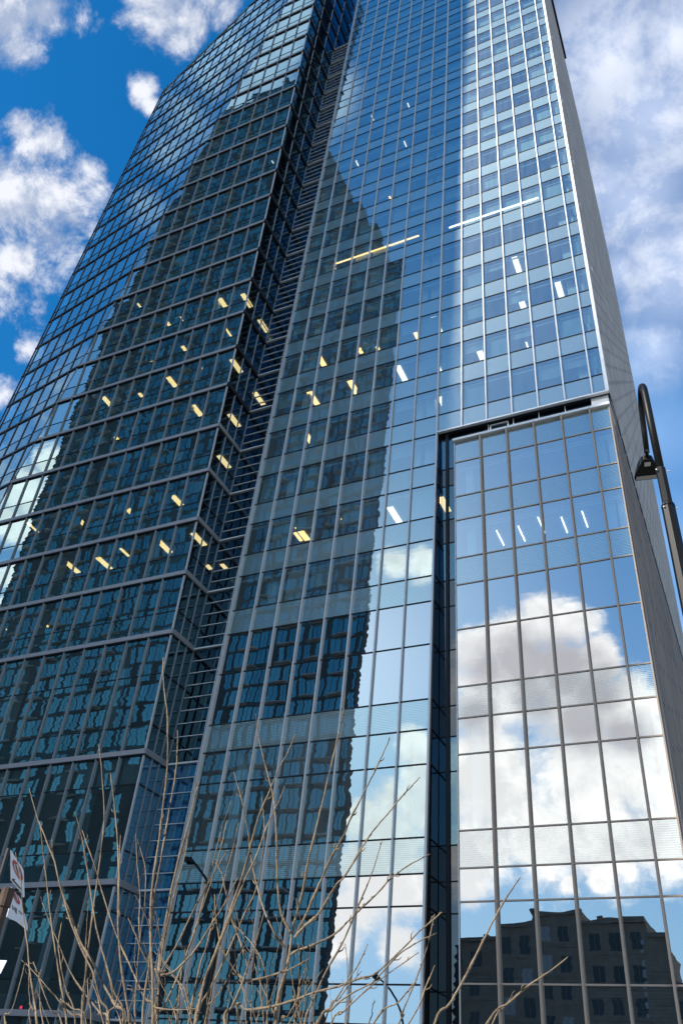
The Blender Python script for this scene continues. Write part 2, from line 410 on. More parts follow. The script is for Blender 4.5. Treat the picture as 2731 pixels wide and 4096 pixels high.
# roof edge of the facet
mb = MB()
for a, b in [(XW, -29.0)]:
    za, zb_ = rc+rk*a, rc+rk*b
    mb.hexa([P2.p(a, za-0.1, 0.1), P2.p(b, zb_-0.1, 0.1), P2.p(b, zb_-0.1, -0.2), P2.p(a, za-0.1, -0.2), P2.p(a, za+0.04, 0.1), P2.p(b, zb_+0.04, 0.1), P2.p(b, zb_+0.04, -0.2), P2.p(a, za+0.04, -0.2)])
mb.build('roof_coping', M['alu_l'], tower)
# --- notch: glazed side of the wing (faces +X) and the recessed strip with its ladder of louvres
for z0, z1 in [(zb(k), zb(k-1)) for k in range(21, -6, -1)]+[(Z0, ZI), (ZI, ZF), (ZF, ZC), (ZC, zb(21))]:
    n = 3
    for i in range(n):
        y = lambda t, z: YL+(YE(z)-YL)*t
        t0, t1 = i/n, (i+1)/n
        w = [Vector((XL, y(t0, z0), z0)), Vector((XL, y(t1, z0), z0)), Vector((XL, y(t1, z1), z1)), Vector((XL, y(t0, z1), z1))]
        PANES['window'].append((area(w), w, MI['glass_n' if z1 > 16 or z1 < 5 else 'skyrefl_n'], (random.random(), random.random(), random.random())))
    pane(PN, XL+0.02, mu[0]-0.02, z0, z1, 'glass_n' if z1 > 16 or z1 < 5 else 'skyrefl_n')
for i in (1, 2, 3):
    mb = MB(); t = i/3
    f = lambda z, o, e: (XL+o, YL+(YE(z)-YL)*t-0.03+e, z)
    mb.hexa([f(Z0, 0, -.028), f(Z0, .08, -.028), f(Z0, .08, .028), f(Z0, 0, .028), f(RL, 0, -.028), f(RL, .08, -.028), f(RL, .08, .028), f(RL, 0, .028)])
    mb.build('mullion', M['alu_l'], tower)
mb = MB()
z = Z0+0.5; zz = []
for k in range(0, 21):
    for j in range(5): zz.append((zb(k)-j*HF/5, j == 0))
for a, b, n in ((zb(21), ZC, 9), (ZC, ZF, 8), (ZF, ZI, 7), (ZI, Z0, 7)):
    for j in range(n): zz.append((a-(a-b)*j/n, j == 0))
for z, thick in zz: bar_h(mb, PN, XL+0.13, mu[0]-0.13, z, 0.09 if thick else 0.038, -0.02, 0.16 if thick else 0.07)
mb.build('louvre_ladder', M['white'], tower)
mb = MB()                                                # right return of the notch, behind the main face edge
f = lambda z, e: (mu[0]-0.125, DM+TM*(z-30)+e, z)
mb.hexa([f(Z0, 0.1), (mu[0]-0.08, f(Z0, .1)[1], Z0), (mu[0]-0.08, f(Z0, 1.2)[1], Z0), f(Z0, 1.2), f(RM, 0.1), (mu[0]-0.08, f(RM, .1)[1], RM), (mu[0]-0.08, f(RM, 1.2)[1], RM), f(RM, 1.2)])
mb.build('notch_return', M['dark'], tower)
# --- recess and projecting bay
XB, SB, XBR, ZCAP = -10.653, 1.4672, -2.33, 31.95
bay_rows = [(Z0, ZI, 'x'), (ZI, ZH, 'x'), (ZH, ZG, 'x'), (ZG, ZF, 'x'), (ZF, ZE, 's'), (ZE, ZD, 'v'), (ZD, ZC, 'v'), (ZC, ZB, 's'), (ZB, ZA, 'x'), (ZA, zb(21), 'x'),
            (zb(21), zs(21), 's'), (zs(21), zb(20), 'v'), (zb(20), zs(20), 's'), (zs(20), zb(19), 'v'), (zb(19), ZCAP-0.12, 's')]
bu = [XB+SB*i for i in range(6)]+[XBR]
mb = MB()
mb.box(XBR-0.06, XBR, 33.07, 34.78, Z0, ZCAP-0.14); mb.box(XB, XB+0.05, 33.07, 34.78, Z0, ZCAP-0.14)
bay = mb.build('projecting_bay', M['boxside'], tower)
bay['label'] = 'lower glazed bay with bronze fins standing forward of the main face'
mb = MB(); mb.box(XB-0.08, XBR+0.05, 32.84, 34.6, ZCAP-0.12, ZCAP+0.03); sub(mb.build('cap', M['white']), bay)
BAYP = {'window': [], 'spandrel_panel': []}
keep = PANES; PANES = {'window': [], 'spandrel_panel': [], 'roller_blind': []}
for i in range(6):
    for z0, z1, kd in bay_rows:
        pane(PB, bu[i], bu[i+1], z0, z1, {'s': 'frit_b', 'v': 'glass_b', 'x': 'frit_x'}[kd])
        if kd == 'v' and z0 > ZA:
            pane(PB, bu[i]+0.12, bu[i+1]-0.12, z1-0.36, z1-0.28, 'blind', (), -0.2, 'roller_blind', 0)
            pane(PB, bu[i]+0.12, bu[i+1]-0.12, z1-0.50, z1-0.40, 'blind', (), -0.25, 'roller_blind', 0)
bay_panes = PANES; PANES = keep
for kind, lst in bay_panes.items():
    for _, w, mi, rn in lst:
        b = MB(); b.poly(w, mi, rn); sub(b.build(kind, GM), bay)
for i in range(1, 6):
    mb = MB(); bar_v(mb, PB, bu[i], Z0, ZCAP-0.10, 0.07, -0.04, 0.24); sub(mb.build('mullion', M['bronze']), bay)
mb = MB(); bar_v(mb, PB, XBR-0.03, Z0, ZCAP-0.121, 0.06, -0.02, 0.05); sub(mb.build('edge_trim', M['bronze']), bay)
mb = MB(); bar_v(mb, PB, XB-0.02, Z0, ZCAP-0.121, 0.04, -0.02, 0.05); sub(mb.build('edge_trim', M['alu']), bay)
for z in sorted({r[0] for r in bay_rows if r[0] > 0}):
    mb = MB(); bar_h(mb, PB, XB, XBR-0.06, z, 0.06, -0.04, 0.04); sub(mb.build('transom', M['bronze']), bay)
mb = MB()                                                # soffit over the bay and its bright edge
mb.box(X0+0.06, XR-0.01, 34.52, 35.3, zb(18)+0.0, zb(18)+0.12); mb.build('soffit', M['dark'], tower)
mb = MB(); bar_h(mb, PM, X0-0.05, XR, zb(18)-0.0, 0.10, -0.02, 0.17); mb.build('soffit_edge', M['white'], tower)
rec_rows = bay_rows[:-1]+[(zb(19), zs(19)-0.3, 's'), (zs(19)-0.3, zb(18), 'v')]
for z0, z1, kd in rec_rows:
    us = [X0+0.06, X0+0.5, XB+0.05] if z1 < ZCAP-1 else [X0+0.06]+bu[1:]
    for a, b in zip(us, us[1:]): pane(PR, a, b, z0, z1, 'glass_n' if kd == 'v' else 'frit_n')
    mb = MB(); w = [Vector((X0+0.055, DM+TM*(z-30)+0.02, z)) if s else Vector((X0+0.055, 34.8, z)) for z, s in ((z0, 1), (z0, 0), (z1, 0), (z1, 1))]
    PANES['window'].append((area(w), w, MI['frit_n'], (0.5, 0.5, 0.5)))
    mb = MB(); bar_h(mb, PR, X0+0.06, XB+0.05, z0, 0.05, -0.03, 0.03); mb.box(X0+0.05, X0+0.09, DM+TM*(z0-30), 34.8, z0-0.025, z0+0.025)
    mb.build('transom', M['dark'], tower)
for u, w in [(bu[i], 0.05) for i in range(1, 6)]:
    mb = MB(); bar_v(mb, PR, u, zb(19), zb(18), w, -0.02, 0.06); mb.build('clerestory_mullion', M['alu'], tower)
for a, b in ((bu[1]+0.10, bu[2]-0.28),):
    mb = MB(); z0, z1 = zs(19)-0.2, zb(18)-0.12
    for q in ((a, a+0.06, z0, z1), (b-0.06, b, z0, z1), (a, b, z1-0.06, z1), (a, b, z0, z0+0.06)): mb.box(q[0], q[1], 34.70, 34.78, q[2], q[3])
    mb.build('vent_window_frame', M['white'], tower)
mb = MB(); mb.box(X0+0.42, X0+0.58, 34.70, 34.79, Z0, zb(18)); mb.build('recess_post', M['dark'], tower)
mb = MB(); mb.box(bu[5]-0.02, XR-0.12, 34.66, 34.79, zs(19)-0.4, zb(18)-0.02); mb.build('white_panel', M['white'], tower)
# --- flank walls
YF = 79.0
mb = MB()
prof = [(DM+TM*(zb(18)-30)+0.06, zb(18)+0.12), (YF, zb(18)+0.12), (YF+1.2, 70), (YF+2.0, 95), (81.5, 107.5), (69.0, 122.8), (58.0, 123.3), (DM+TM*(RM-30)+0.06, RM)]
mb.poly([(XR, y, z) for y, z in prof]); mb.poly([(XR-0.4, y, z) for y, z in prof][::-1])
for i in range(len(prof)):
    (a, b), (c, d) = prof[i], prof[(i+1) % len(prof)]
    mb.poly([(XR, c, d), (XR, a, b), (XR-0.4, a, b), (XR-0.4, c, d)])
mb.build('grey_flank_wall', M['greywall'], tower)
mb = MB(); mb.box(XR-0.35, XR-0.03, 34.85, YF, Z0, zb(18)-0.05); mb.build('brown_flank_wall', M['brownwall'], tower)
mb = MB(); mb.box(XR-0.30, XR-0.10, 35.4, YF, zb(18)-0.05, zb(18)+0.12)
for i in range(26): mb.box(XR-0.05, XR+0.015, 37.0+i*1.6, 37.9+i*1.6, zb(18)-0.3, zb(18)+0.10)
mb.build('shadow_gap', M['dark'], tower)
for y, z in ((36.6, 70.5), (37.2, 62), (36.4, 55), (36.8, 48), (37.4, 84), (36.5, 77)):
    mb = MB(); mb.box(XR-0.01, XR+0.10, y, y+0.16, z, z+0.45); mb.build('wall_light', M['white'], tower, bevel=0.02)
mb = MB(); mb.box(XR-0.25, XR+0.25, 40, 58, RM-0.6, RM+0.5); mb.build('roof_rail', M['black'], tower)
mb = MB(); mb.box(-46, XR-0.5, 44, YF, 108, 108.4); mb.build('roof', M['ceil'], tower)
mb = MB(); mb.box(XW+0.3, XR-0.45, YF-0.4, YF-0.05, Z0, 110); mb.poly([(XW, 36.2, Z0), (XW, YF, Z0), (XW, YF, 108), (XW, 37.0, 109.5)]); mb.build('rear_wall', M['greywall'], tower)
# --- inside: floors, core walls, columns, tube lights
for k in range(-5, 22):
    z = zb(k); mb = MB(); y = DM+TM*(z-30)
    mb.box(mu[0]+0.05, XR-0.5 if k <= 18 else X0-0.1, y+0.35, y+9, z+0.12, z+1.2)
    if XL > xfold(z)+0.5: mb.box(max(xfold(z)+0.3, XW+1.6)+0.0, XL-0.15, YL+0.3, YL+9, z+0.12, z+1.15)
    xx = min(xfold(z), XL)
    if xx > XW+1 and z < 108: 
        ya = P2.fy(XW+0.5, z)+0.5
        mb.hexa([(XW+0.4, ya, z+.12), (xx, YL+.5, z+.12), (xx, YL+9, z+.12), (XW+.4, ya+8, z+.12), (XW+.4, ya, z+1.15), (xx, YL+.5, z+1.15), (xx, YL+9, z+1.15), (XW+.4, ya+8, z+1.15)])
    mb.build('floor_slab', M['ceil'], tower)
for z0, z1 in ((ZC, ZC+1.2), (ZF, ZF+1.2), (ZI, ZI+0.8)):
    mb = MB(); mb.box(mu[0]+0.05, X0-0.1, 34.4, 43, z0+0.1, z1); mb.box(XW+1, XL-0.15, YL+0.4, YL+9, z0+0.1, z1); mb.box(XB+0.2, XBR-0.2, 33.4, 34.7, z0+0.1, z1)
    mb.build('floor_slab', M['ceil'], tower)
for k in (19, 20, 21):
    mb = MB(); mb.box(XB+0.1, XBR-0.1, 33.35, 34.7, zb(k)+0.1, zb(k)+1.2); mb.box(XB+0.1, XBR-0.1, 34.95, 43, zb(k)+0.1, zb(k)+1.2); mb.build('floor_slab', M['ceil'], tower)
mb = MB()
mb.box(mu[0]+0.3, XR-0.6, 46.5, 46.8, Z0, 118); mb.box(XW+2, XL-0.4, 42.2, 42.5, Z0, 118)
for i in range(60):
    k = random.randint(-2, 20); z = zb(k)+1.2; u = random.choice(mu[:-1]) if random.random() < 0.5 else random.choice([q for q in lu[1:14] if q > xfold(z+3)+0.5] or [lu[1]])
    yy = DM+TM*(z-30) if u > XL else YL
    mb.box(u-0.06, u+0.06, yy+1.0, yy+6, z, z+2.75)
mb.build('core_wall', M['inwall'], tower)
for u in (mu[1]+0.45, mu[7]-0.1, mu[7]+0.72, mu[14]-0.42, mu[14]+0.45):
    mb = MB(); w = 0.26
    f = lambda z, a, b: (u+a, DM+TM*(z-30)+0.75+b, z)
    zz0 = Z0 if u < X0 else zb(18)+0.2
    mb.hexa([f(zz0, -w, 0), f(zz0, w, 0), f(zz0, w, .5), f(zz0, -w, .5), f(RM-3, -w, 0), f(RM-3, w, 0), f(RM-3, w, .5), f(RM-3, -w, .5)])
    mb.build('column', M['column'], tower)
for u in (lu[3]+0.7, lu[8]+0.7):
    mb = MB(); mb.box(u-0.25, u+0.25, YL+0.7, YL+1.2, Z0, min(105, (u-f_c)/f_k)); mb.build('column', M['column'], tower)
for x in (XB+0.65, XBR-0.75, XBR-0.2):
    mb = MB(); mb.box(x-0.2, x+0.2, 33.5, 33.8, Z0, ZCAP-1.6); mb.build('column', M['column'], tower)
DSC = 2731/1568
rl = random.Random(11)
EXTRA = [(rl.choice(lu[1:11])-0.7, YL+rl.uniform(1.2, 3.4), zb(rl.randint(11, 20))+0.10) for _ in range(16)]+[(rl.choice(mu[1:8])+0.7, 0, zb(rl.randint(9, 20))+0.10) for _ in range(14)]
LIGHTS = [(515,700,'w'),(567,690,'w'),(605,748,'w'),(388,745,'s'),(415,733,'s'),(740,832,'w'),(827,805,'s'),(475,860,'w'),(543,840,'w'),(398,880,'w'),(325,908,'s'),(250,925,'w'),(290,845,'s'),(423,800,'s'),(455,945,'w'),(538,965,'w'),(595,915,'w'),(720,915,'w'),(812,890,'w'),(270,1008,'s'),(515,1060,'w'),(713,1012,'w'),(410,1152,'w'),(300,1175,'w'),(188,1198,'w'),(378,1255,'w'),(457,1238,'w'),(514,1300,'s'),(480,1302,'s'),(166,1302,'w'),(240,1293,'w'),(695,1225,'w'),(800,1205,'w'),(906,1182,'c'),(1020,1158,'w'),(1003,747,'c'),(1000,835,'c'),(1102,810,'c'),(922,858,'c'),(1020,930,'c'),(1187,610,'c'),(1196,690,'c'),(1284,665,'c'),(1296,760,'c'),(1210,793,'t'),(938,243,'t'),(930,330,'t'),(820,375,'t'),(855,270,'t'),(628,375,'t'),(660,358,'t')]
for x, y, kd in LIGHTS:
    v = ray(x*DSC, y*DSC); best = None
    for k in range(-4, 22):
        z = zb(k)+0.10; p = v*(z/v.z)
        if p.x > mu[0]: d = p.y-(DM+TM*(z-30))
        elif p.x < XL: d = p.y-YL
        else: d = p.y-(DM+TM*(z-30)+1)
        if d > 0.35 and (best is None or d < best[0]): best = (d, p)
    if not best or best[0] > 8: continue
    p = best[1]; hw, hl = {'w': (0.19, 0.70), 'c': (0.19, 0.78), 's': (0.14, 0.26), 't': (0.05, 0.3)}[kd]
    mb = MB(); mb.box(p.x-hw, p.x+hw, p.y-hl, p.y+hl, p.z-0.05, p.z+0.0)
    mb.build('ceiling_light', M['lamp_c' if kd in 'ct' else 'lamp_w'], tower)
for x, y, z in EXTRA:
    if x > mu[0]: y = DM+TM*(z-30)+rl.uniform(1.2, 3.2)
    elif x < xfold(z)+1: continue
    hw, hl = rl.uniform(0.06, 0.13), rl.choice((0.2, 0.45, 0.6))
    mb = MB(); mb.box(x-hw, x+hw, y-hl, y+hl, z-0.05, z); mb.build('ceiling_light', M['lamp_w'], tower)
for x, y in ((1148, 1235), (1197, 1225), (1242, 1205), (1295, 1205), (1342, 1192)):
    p = at_z(x*DSC, y*DSC, zb(20)+0.08)
    mb = MB(); mb.box(p.x-0.03, p.x+0.03, p.y-0.7, p.y+0.7, p.z-0.04, p.z); mb.build('ceiling_light', M['lamp_h'], tower)
for x0, y0, x1, y1, mt in ((770, 602, 961, 543, 'lamp_w'), (1030, 520, 1235, 455, 'lamp_h')):
    Y = DM+TM*(56-30)+0.12
    a, b = at_y(x0*DSC, y0*DSC, Y), at_y(x1*DSC, y1*DSC, Y); z = (a.z+b.z)/2
    mb = MB(); mb.box(a.x, b.x, Y, Y+0.08, z-0.06, z+0.06); mb.build('cove_light', M[mt], tower)
# --- panes: the hundred that show largest are objects of their own, the rest one mesh
for kind, lst in PANES.items():
    lst.sort(key=lambda t: -t[0])
    nsep = {'window': 80, 'spandrel_panel': 80, 'roller_blind': 60}[kind]
    for _, w, mi, rn in lst[:nsep]:
        b = MB(); b.poly(w, mi, rn); b.build(kind, GM, tower)
    b = MB()
    for _, w, mi, rn in lst[nsep:]: b.poly(w, mi, rn)
    o = b.build(kind, GM, tower); o['kind'] = 'stuff'
# ------------------------------------------------------------------ street level
mb = MB(); mb.poly([(-3000, -3000, GZ-0.15), (3000, -3000, GZ-0.15), (3000, 3000, GZ-0.15), (-3000, 3000, GZ-0.15)])
tag(mb.build('ground', plain('ground_concrete', (0.20, 0.20, 0.19), 0.9, 0, 0.2, 0.5)), kind='structure')
mb = MB(); mb.box(-120, 120, 10, 24, GZ-0.149, GZ-0.13)
tag(mb.build('road', plain('asphalt', (0.05, 0.05, 0.052), 0.85, 0, 0.25, 6, 0.2)), kind='structure')
for y0, y1 in ((-8, 10), (24, 36)):
    mb = MB(); mb.box(-120, 120, y0, y1, GZ-0.148, GZ)
    tag(mb.build('pavement', plain('paving', (0.27, 0.265, 0.25), 0.85, 0, 0.15, 2)), kind='structure')
mb = MB()
for i in range(40): mb.box(-118+i*6, -115+i*6, 16.94, 17.06, GZ-0.129, GZ-0.126)
tag(mb.build('road_marking', plain('road_paint', (0.75, 0.74, 0.7), 0.7)), kind='structure')
# --- buildings across the street behind the lens: two show only as reflections, the last is an added sun blocker
def facade_glass(name, col, base):
    mt, nt = new_mat(name)
    at = nn(nt, 'ShaderNodeAttribute', attribute_name='rnd').outputs['Vector']
    v = nn(nt, 'ShaderNodeSeparateXYZ', ins={0: at}).outputs[0]
    d = nn(nt, 'ShaderNodeBsdfDiffuse', ins={'Color': vmth(nt, 'SCALE', col, scale=mth(nt, 'MULTIPLY_ADD', v, 1.4, 0.3))})
    g = nn(nt, 'ShaderNodeBsdfGlossy', ins={'Color': (0.50, 0.92, 0.88, 1), 'Roughness': 0.03})
    finish(nt, nn(nt, 'ShaderNodeMixShader', ins={0: base, 1: d.outputs[0], 2: g.outputs[0]}).outputs[0]); return mt
M['conc_d'] = plain('dark_concrete', (0.045, 0.06, 0.065), 0.85, 0, 0.3, 0.3)
M['conc_l'] = plain('slab_edge', (0.36, 0.36, 0.35), 0.8, 0, 0.1)
M['res_glass'] = facade_glass('residential_glass', (0.08, 0.22, 0.25), 0.42)
steps = [(-108.0, -104, 150), (-104, -99, 190), (-99, -95, 211), (-95, -84, 226), (-84, -69.5, 229), (-69.5, -62.5, 205), (-62.5, -56.5, 191), (-56.5, -51.5, 176), (-51.5, -47.5, 163), (-47.5, -42.6, 155)]
opp = empty('apartment_tower', (-75, -34, GZ))
tag(opp, 'dark apartment tower with stepped top and balconies, mirrored in the office glass', 'apartment tower')
body, win, bal = MB(), MB(), MB()
for x0, x1, h in steps:
    d0, d1 = min(30, (-42.6-x0)/0.72+0.6), min(30, (-42.6-x1)/0.72+0.6)
    body.hexa([(x0, -20-d0, GZ), (x1, -20-d1, GZ), (x1, -20, GZ), (x0, -20, GZ), (x0, -20-d0, h), (x1, -20-d1, h), (x1, -20, h), (x0, -20, h)])
    x = x0+0.25; cols = []
    while x < x1-0.9:
        w = random.choice((0.9, 1.2, 1.6)); w = min(w, x1-0.2-x)
        cols.append((x, w, random.random() < 0.14)); x += w+random.choice((0.22, 0.22, 0.5))
    z = GZ+(19 if x1 < -69 else 5)
    while z < h-2.6:
        for x, w, blank in cols:
            if blank or (z < 40 and x1 < -69 and random.random() < 0.55): continue
            rn = (random.random()**1.4, random.random(), 0.5)
            for a, b in ((x, x+w*0.5-0.04), (x+w*0.5+0.04, x+w)):
                if random.random() < 0.9: win.poly([(b, -19.97, z+0.25), (a, -19.97, z+0.25), (a, -19.97, z+2.72), (b, -19.97, z+2.72)], 0, rn)
        for q in range(max(1, int((x1-x0)//9))):
            a = x0+0.5+q*9; bal.hexa([(a, -19.97, z-.08), (a+3.0, -19.97, z-.08), (a+2.6, -19.35, z-.08), (a+0.4, -19.35, z-.08), (a, -19.97, z+.08), (a+3.0, -19.97, z+.08), (a+2.6, -19.35, z+.08), (a+0.4, -19.35, z+.08)])
        z += 3.05
for x, w, h in ((-90, 3, 230), (-82, 4, 233), (-77, 2, 236), (-66, 3, 208), (-54, 2.5, 180)): body.box(x, x+w, -26, -22, h-8, h)
body.build('wall', M['conc_d'], opp)
o = win.build('window', M['res_glass'], opp); o['kind'] = 'stuff'
o = bal.build('balcony', M['conc_l'], opp); o['kind'] = 'stuff'
blk = empty('brick_block', (-22, -48, GZ))
tag(blk, 'low dark brick block with flat stepped roof, mirrored at the foot of the bay', 'brick building')
body, win = MB(), MB()
for x0, x1, h in ((-36, -29.7, 22.3), (-29.7, -25.3, 23.5), (-25.3, -20.0, 25.0), (-20.0, -12.9, 23.8), (-12.9, -10.9, 22.2), (-10.9, 2, 17.6)):
    body.box(x0, x1, -56, -40, GZ, h); body.box(x0+0.02, x1-0.02, -40.0, -39.6, h-0.5, h-0.2)
rw = random.Random(5)
dim = MB()
for x0, x1, h in ((-36, -29.7, 22.3), (-29.7, -25.3, 23.5), (-25.3, -20.0, 25.0), (-20.0, -12.9, 23.8), (-12.9, -10.9, 22.2), (-10.9, 2, 17.6)):
    z = h-3.2
    while z > 1:
        x = x0+0.7
        while x < x1-1.3:
            tgt = win if rw.random() < 0.13 else dim
            for a in (0, 0.62): tgt.poly([(x+a+0.56, -39.97, z), (x+a, -39.97, z), (x+a, -39.97, z+1.7), (x+a+0.56, -39.97, z+1.7)], 0, (rw.random(), .5, .5))
            x += 2.2
        body.box(x0+0.05, x1-0.05, -40.0, -39.93, z-0.55, z-0.45); z -= 3.2
for x, zt_ in ((-32.2, 23.0), (-18.6, 24.6)): body.box(x, x+0.6, -43, -42, 21, zt_)
for z in range(2, 22): win.poly([(-13.6, -39.96, z), (-13.95, -39.96, z), (-13.95, -39.96, z+0.55), (-13.6, -39.96, z+0.55)])
o = dim.build('dim_window', plain('dim_window', (0.045, 0.06, 0.07), 0.3), blk); o['kind'] = 'stuff'
body.build('wall', plain('dark_brick', (0.24, 0.20, 0.165), 0.9, 0, 0.4, 1.2), blk)
o = win.build('window', plain('pale_window', (0.34, 0.38, 0.42), 0.3), blk); o['kind'] = 'stuff'
tw = empty('shade_tower', (-119, -165, GZ))  # unseen blocker, added to keep the sun off the lower facade
tag(tw, 'unseen tower with a slatted top, added behind the apartment tower to shade the lower office front', 'tower')
body, lv = MB(), MB()
HB = 161.0
body.hexa([(-140, -176, GZ), (-121, -176, GZ), (-105.6, -150, GZ), (-140, -150, GZ), (-140, -176, HB), (-121, -176, HB), (-105.6, -150, HB), (-140, -150, HB)]); body.build('wall', M['conc_d'], tw)
for i in range(28):
    t = 0.95-0.9*i/28; lv.box(-140, -105.6, -150.12, -150, HB+i*1.25, HB+i*1.25+1.25*t)  # slats thin out upwards so the added shadow fades softly
lv.build('shade_slats', M['alu_l'], tw)
# --- street lamp on the right: pole, swan neck, arm running away, flat head
def thing_mesh(mb, name, mat, parent, **k): return mb.build(name, mat, parent, **k)
p0 = ray(2669, 2020); p0 = p0*(8.6/p0.dot(FX)); px_, py_ = p0.x, p0.y
def on_pole(y):                                           # height on the pole that shows at image row y
    lo, hi = 0.0, 20.0
    for _ in range(50):
        mz = (lo+hi)/2
        if proj(Vector((px_, py_, mz)))[1] > y: lo = mz
        else: hi = mz
    return lo
zj, zk_, zt = on_pole(2020), on_pole(1876), on_pole(1740)
ztop = zt+0.42
e1 = at_z(2586, 1812, ztop-0.02); dv = Vector((e1.x-px_, e1.y-py_, 0)); L = dv.length; dv.normalize()
lamp = empty('street_lamp', (px_, py_, GZ)); tag(lamp, 'black street lamp with swan neck and flat head at the right edge', 'street lamp')
mb = MB(); mb.tube([(px_, py_, GZ), (px_, py_, zj)], [0.088, 0.066], 8); mb.build('pole', M['black'], lamp)
mb = MB(); mb.tube([(px_, py_, zj-0.02), (px_, py_, zk_)], [0.052, 0.051], 12); mb.tube([(px_, py_, zj-0.03), (px_, py_, zj+0.02)], [0.07, 0.056], 12); mb.build('collar', M['black'], lamp, smooth=False)
P0 = Vector((px_, py_, 0)); R_ = min(0.36, L*0.42)
lo_z, hi_z = ztop, ztop+2.0                               # crown of the swan neck
for _ in range(40):
    mz = (lo_z+hi_z)/2
    if proj(P0+dv*R_+Vector((0, 0, mz)))[1] > 1578: lo_z = mz
    else: hi_z = mz
ztop2 = lo_z; zt = ztop2-R_; E_ = P0+dv*L+Vector((0, 0, ztop-0.02))
pts = [P0+Vector((0, 0, zk_-0.02)), P0+Vector((0, 0, zt-0.15)), P0+Vector((0, 0, zt))]
for i in range(1, 11):
    a = math.radians(125)*i/10; pts.append(P0+dv*(R_*(1-math.cos(a)))+Vector((0, 0, zt+R_*math.sin(a))))
pts.append(pts[-1]*0.5+E_*0.5); pts.append(E_)
mb = MB(); mb.tube(pts, [0.042]*3+[0.042-0.001*i for i in range(10)]+[0.033, 0.031], 12); mb.build('swan_neck', M['black'], lamp, smooth=True)
sd = Vector((-dv.y, dv.x, 0))
mb = MB(); mb.tube([E_-dv*0.05, E_+dv*0.10], [0.022, 0.024], 10); mb.build('neck_joint', M['black'], lamp)
e2 = at_z(2594, 1912, ztop-0.1); LH = max(0.45, min(0.9, (Vector((e2.x, e2.y, 0))-Vector((E_.x, E_.y, 0))).length))
mb = MB()
prof = [(0.06, 0.05), (0.14, 0.085), (LH*0.55, 0.125), (LH*0.88, 0.155), (LH, 0.135)]
top = []; bot = []
for s, w in prof:
    bot.append((E_+dv*s-sd*w-Vector((0, 0, 0.05)), E_+dv*s+sd*w-Vector((0, 0, 0.05)))); hh = 0.07 if 0.1 < s < LH*0.95 else 0.02
    top.append((E_+dv*s-sd*w*0.8+Vector((0, 0, hh)), E_+dv*s+sd*w*0.8+Vector((0, 0, hh))))
for i in range(len(prof)-1):
    mb.hexa([bot[i][0], bot[i][1], bot[i+1][1], bot[i+1][0], top[i][0], top[i][1], top[i+1][1], top[i+1][0]])
head = mb.build('lamp_head', M['black'], lamp, bevel=0.01)
mb = MB(); c = [(E_+dv*(LH*0.80)-sd*0.125, 0), (E_+dv*(LH*0.80)+sd*0.125, 0), (E_+dv*(LH*0.95)+sd*0.13, 0), (E_+dv*(LH*0.95)-sd*0.13, 0)]
mb.hexa([p-Vector((0, 0, 0.056)) for p, _ in c]+[p-Vector((0, 0, 0.045)) for p, _ in c]); sub(mb.build('lens', plain('lens_glass', (0.32, 0.33, 0.32), 0.3)), head)
mb = MB(); c = [E_+dv*(LH*0.24)-sd*0.035, E_+dv*(LH*0.24)+sd*0.035, E_+dv*(LH*0.40)+sd*0.035, E_+dv*(LH*0.40)-sd*0.035]
mb.hexa([p-Vector((0, 0, 0.055)) for p in c]+[p-Vector((0, 0, 0.045)) for p in c]); sub(mb.build('sticker', plain('sticker', (0.45, 0.46, 0.45), 0.6, 0, 0.5, 60)), head)
# --- thin black lamp across the road, seen between the branches
Bx = lambda x, y: (500+x/1.4933, 3296+y/1.4933)
YP = 25.0
base = at_y(*Bx(480, 1195), YP); lamp2 = empty('street_lamp', (base.x, YP, GZ))
tag(lamp2, 'slim black gooseneck lamp across the road, seen through the bare branches', 'street lamp')
tip = [at_y(*Bx(x, y), YP) for x, y in ((553, 600), (545, 500), (520, 400), (480, 320), (430, 250), (405, 226))]
mb = MB(); mb.tube([(base.x, YP, GZ), (base.x, YP, tip[0].z-0.6)], [0.10, 0.06], 8); mb.build('pole', M['black'], lamp2)
mb = MB(); mb.tube([Vector((base.x, YP, tip[0].z-0.65))]+tip, [0.055, 0.05, 0.048, 0.046, 0.044, 0.04, 0.04], 8); mb.build('gooseneck', M['black'], lamp2, smooth=True)
a, b = at_y(*Bx(412, 232), YP), at_y(*Bx(362, 208), YP)
mb = MB(); mb.tube([a, a*0.5+b*0.5, b], [0.06, 0.13, 0.09], 8); mb.build('lamp_head', M['black'], lamp2)
# --- parking sign at the left edge
sg_pt = lambda x, y: (x/3.3625, 3350+y/3.3625)
YS = 6.0
TL = at_y(*sg_pt(150, 165), YS); TR = at_z(*sg_pt(322, 440), TL.z)
ax = Vector((TR.x-TL.x, TR.y-TL.y, 0)); ax_l = ax.length; ax.normalize(); nrm = Vector((ax.y, -ax.x, 0))
def on_sign(x, y):
    v = ray(*sg_pt(x, y)); t = TL.dot(nrm)/v.dot(nrm); return v*t
sign = empty('parking_sign', (TL.x-0.15, TL.y, GZ)); tag(sign, 'white parking sign with red rings on a brown pole at the left edge', 'sign')
M['sign_w'] = plain('sign_white', (0.72, 0.73, 0.76), 0.5, 0, 0.05); M['sign_r'] = plain('sign_red', (0.42, 0.03, 0.03), 0.5); M['sign_k'] = plain('sign_black', (0.03, 0.03, 0.035), 0.5)
M['rust'] = plain('brown_post', (0.055, 0.038, 0.03), 0.6, 0.2, 0.4, 14)
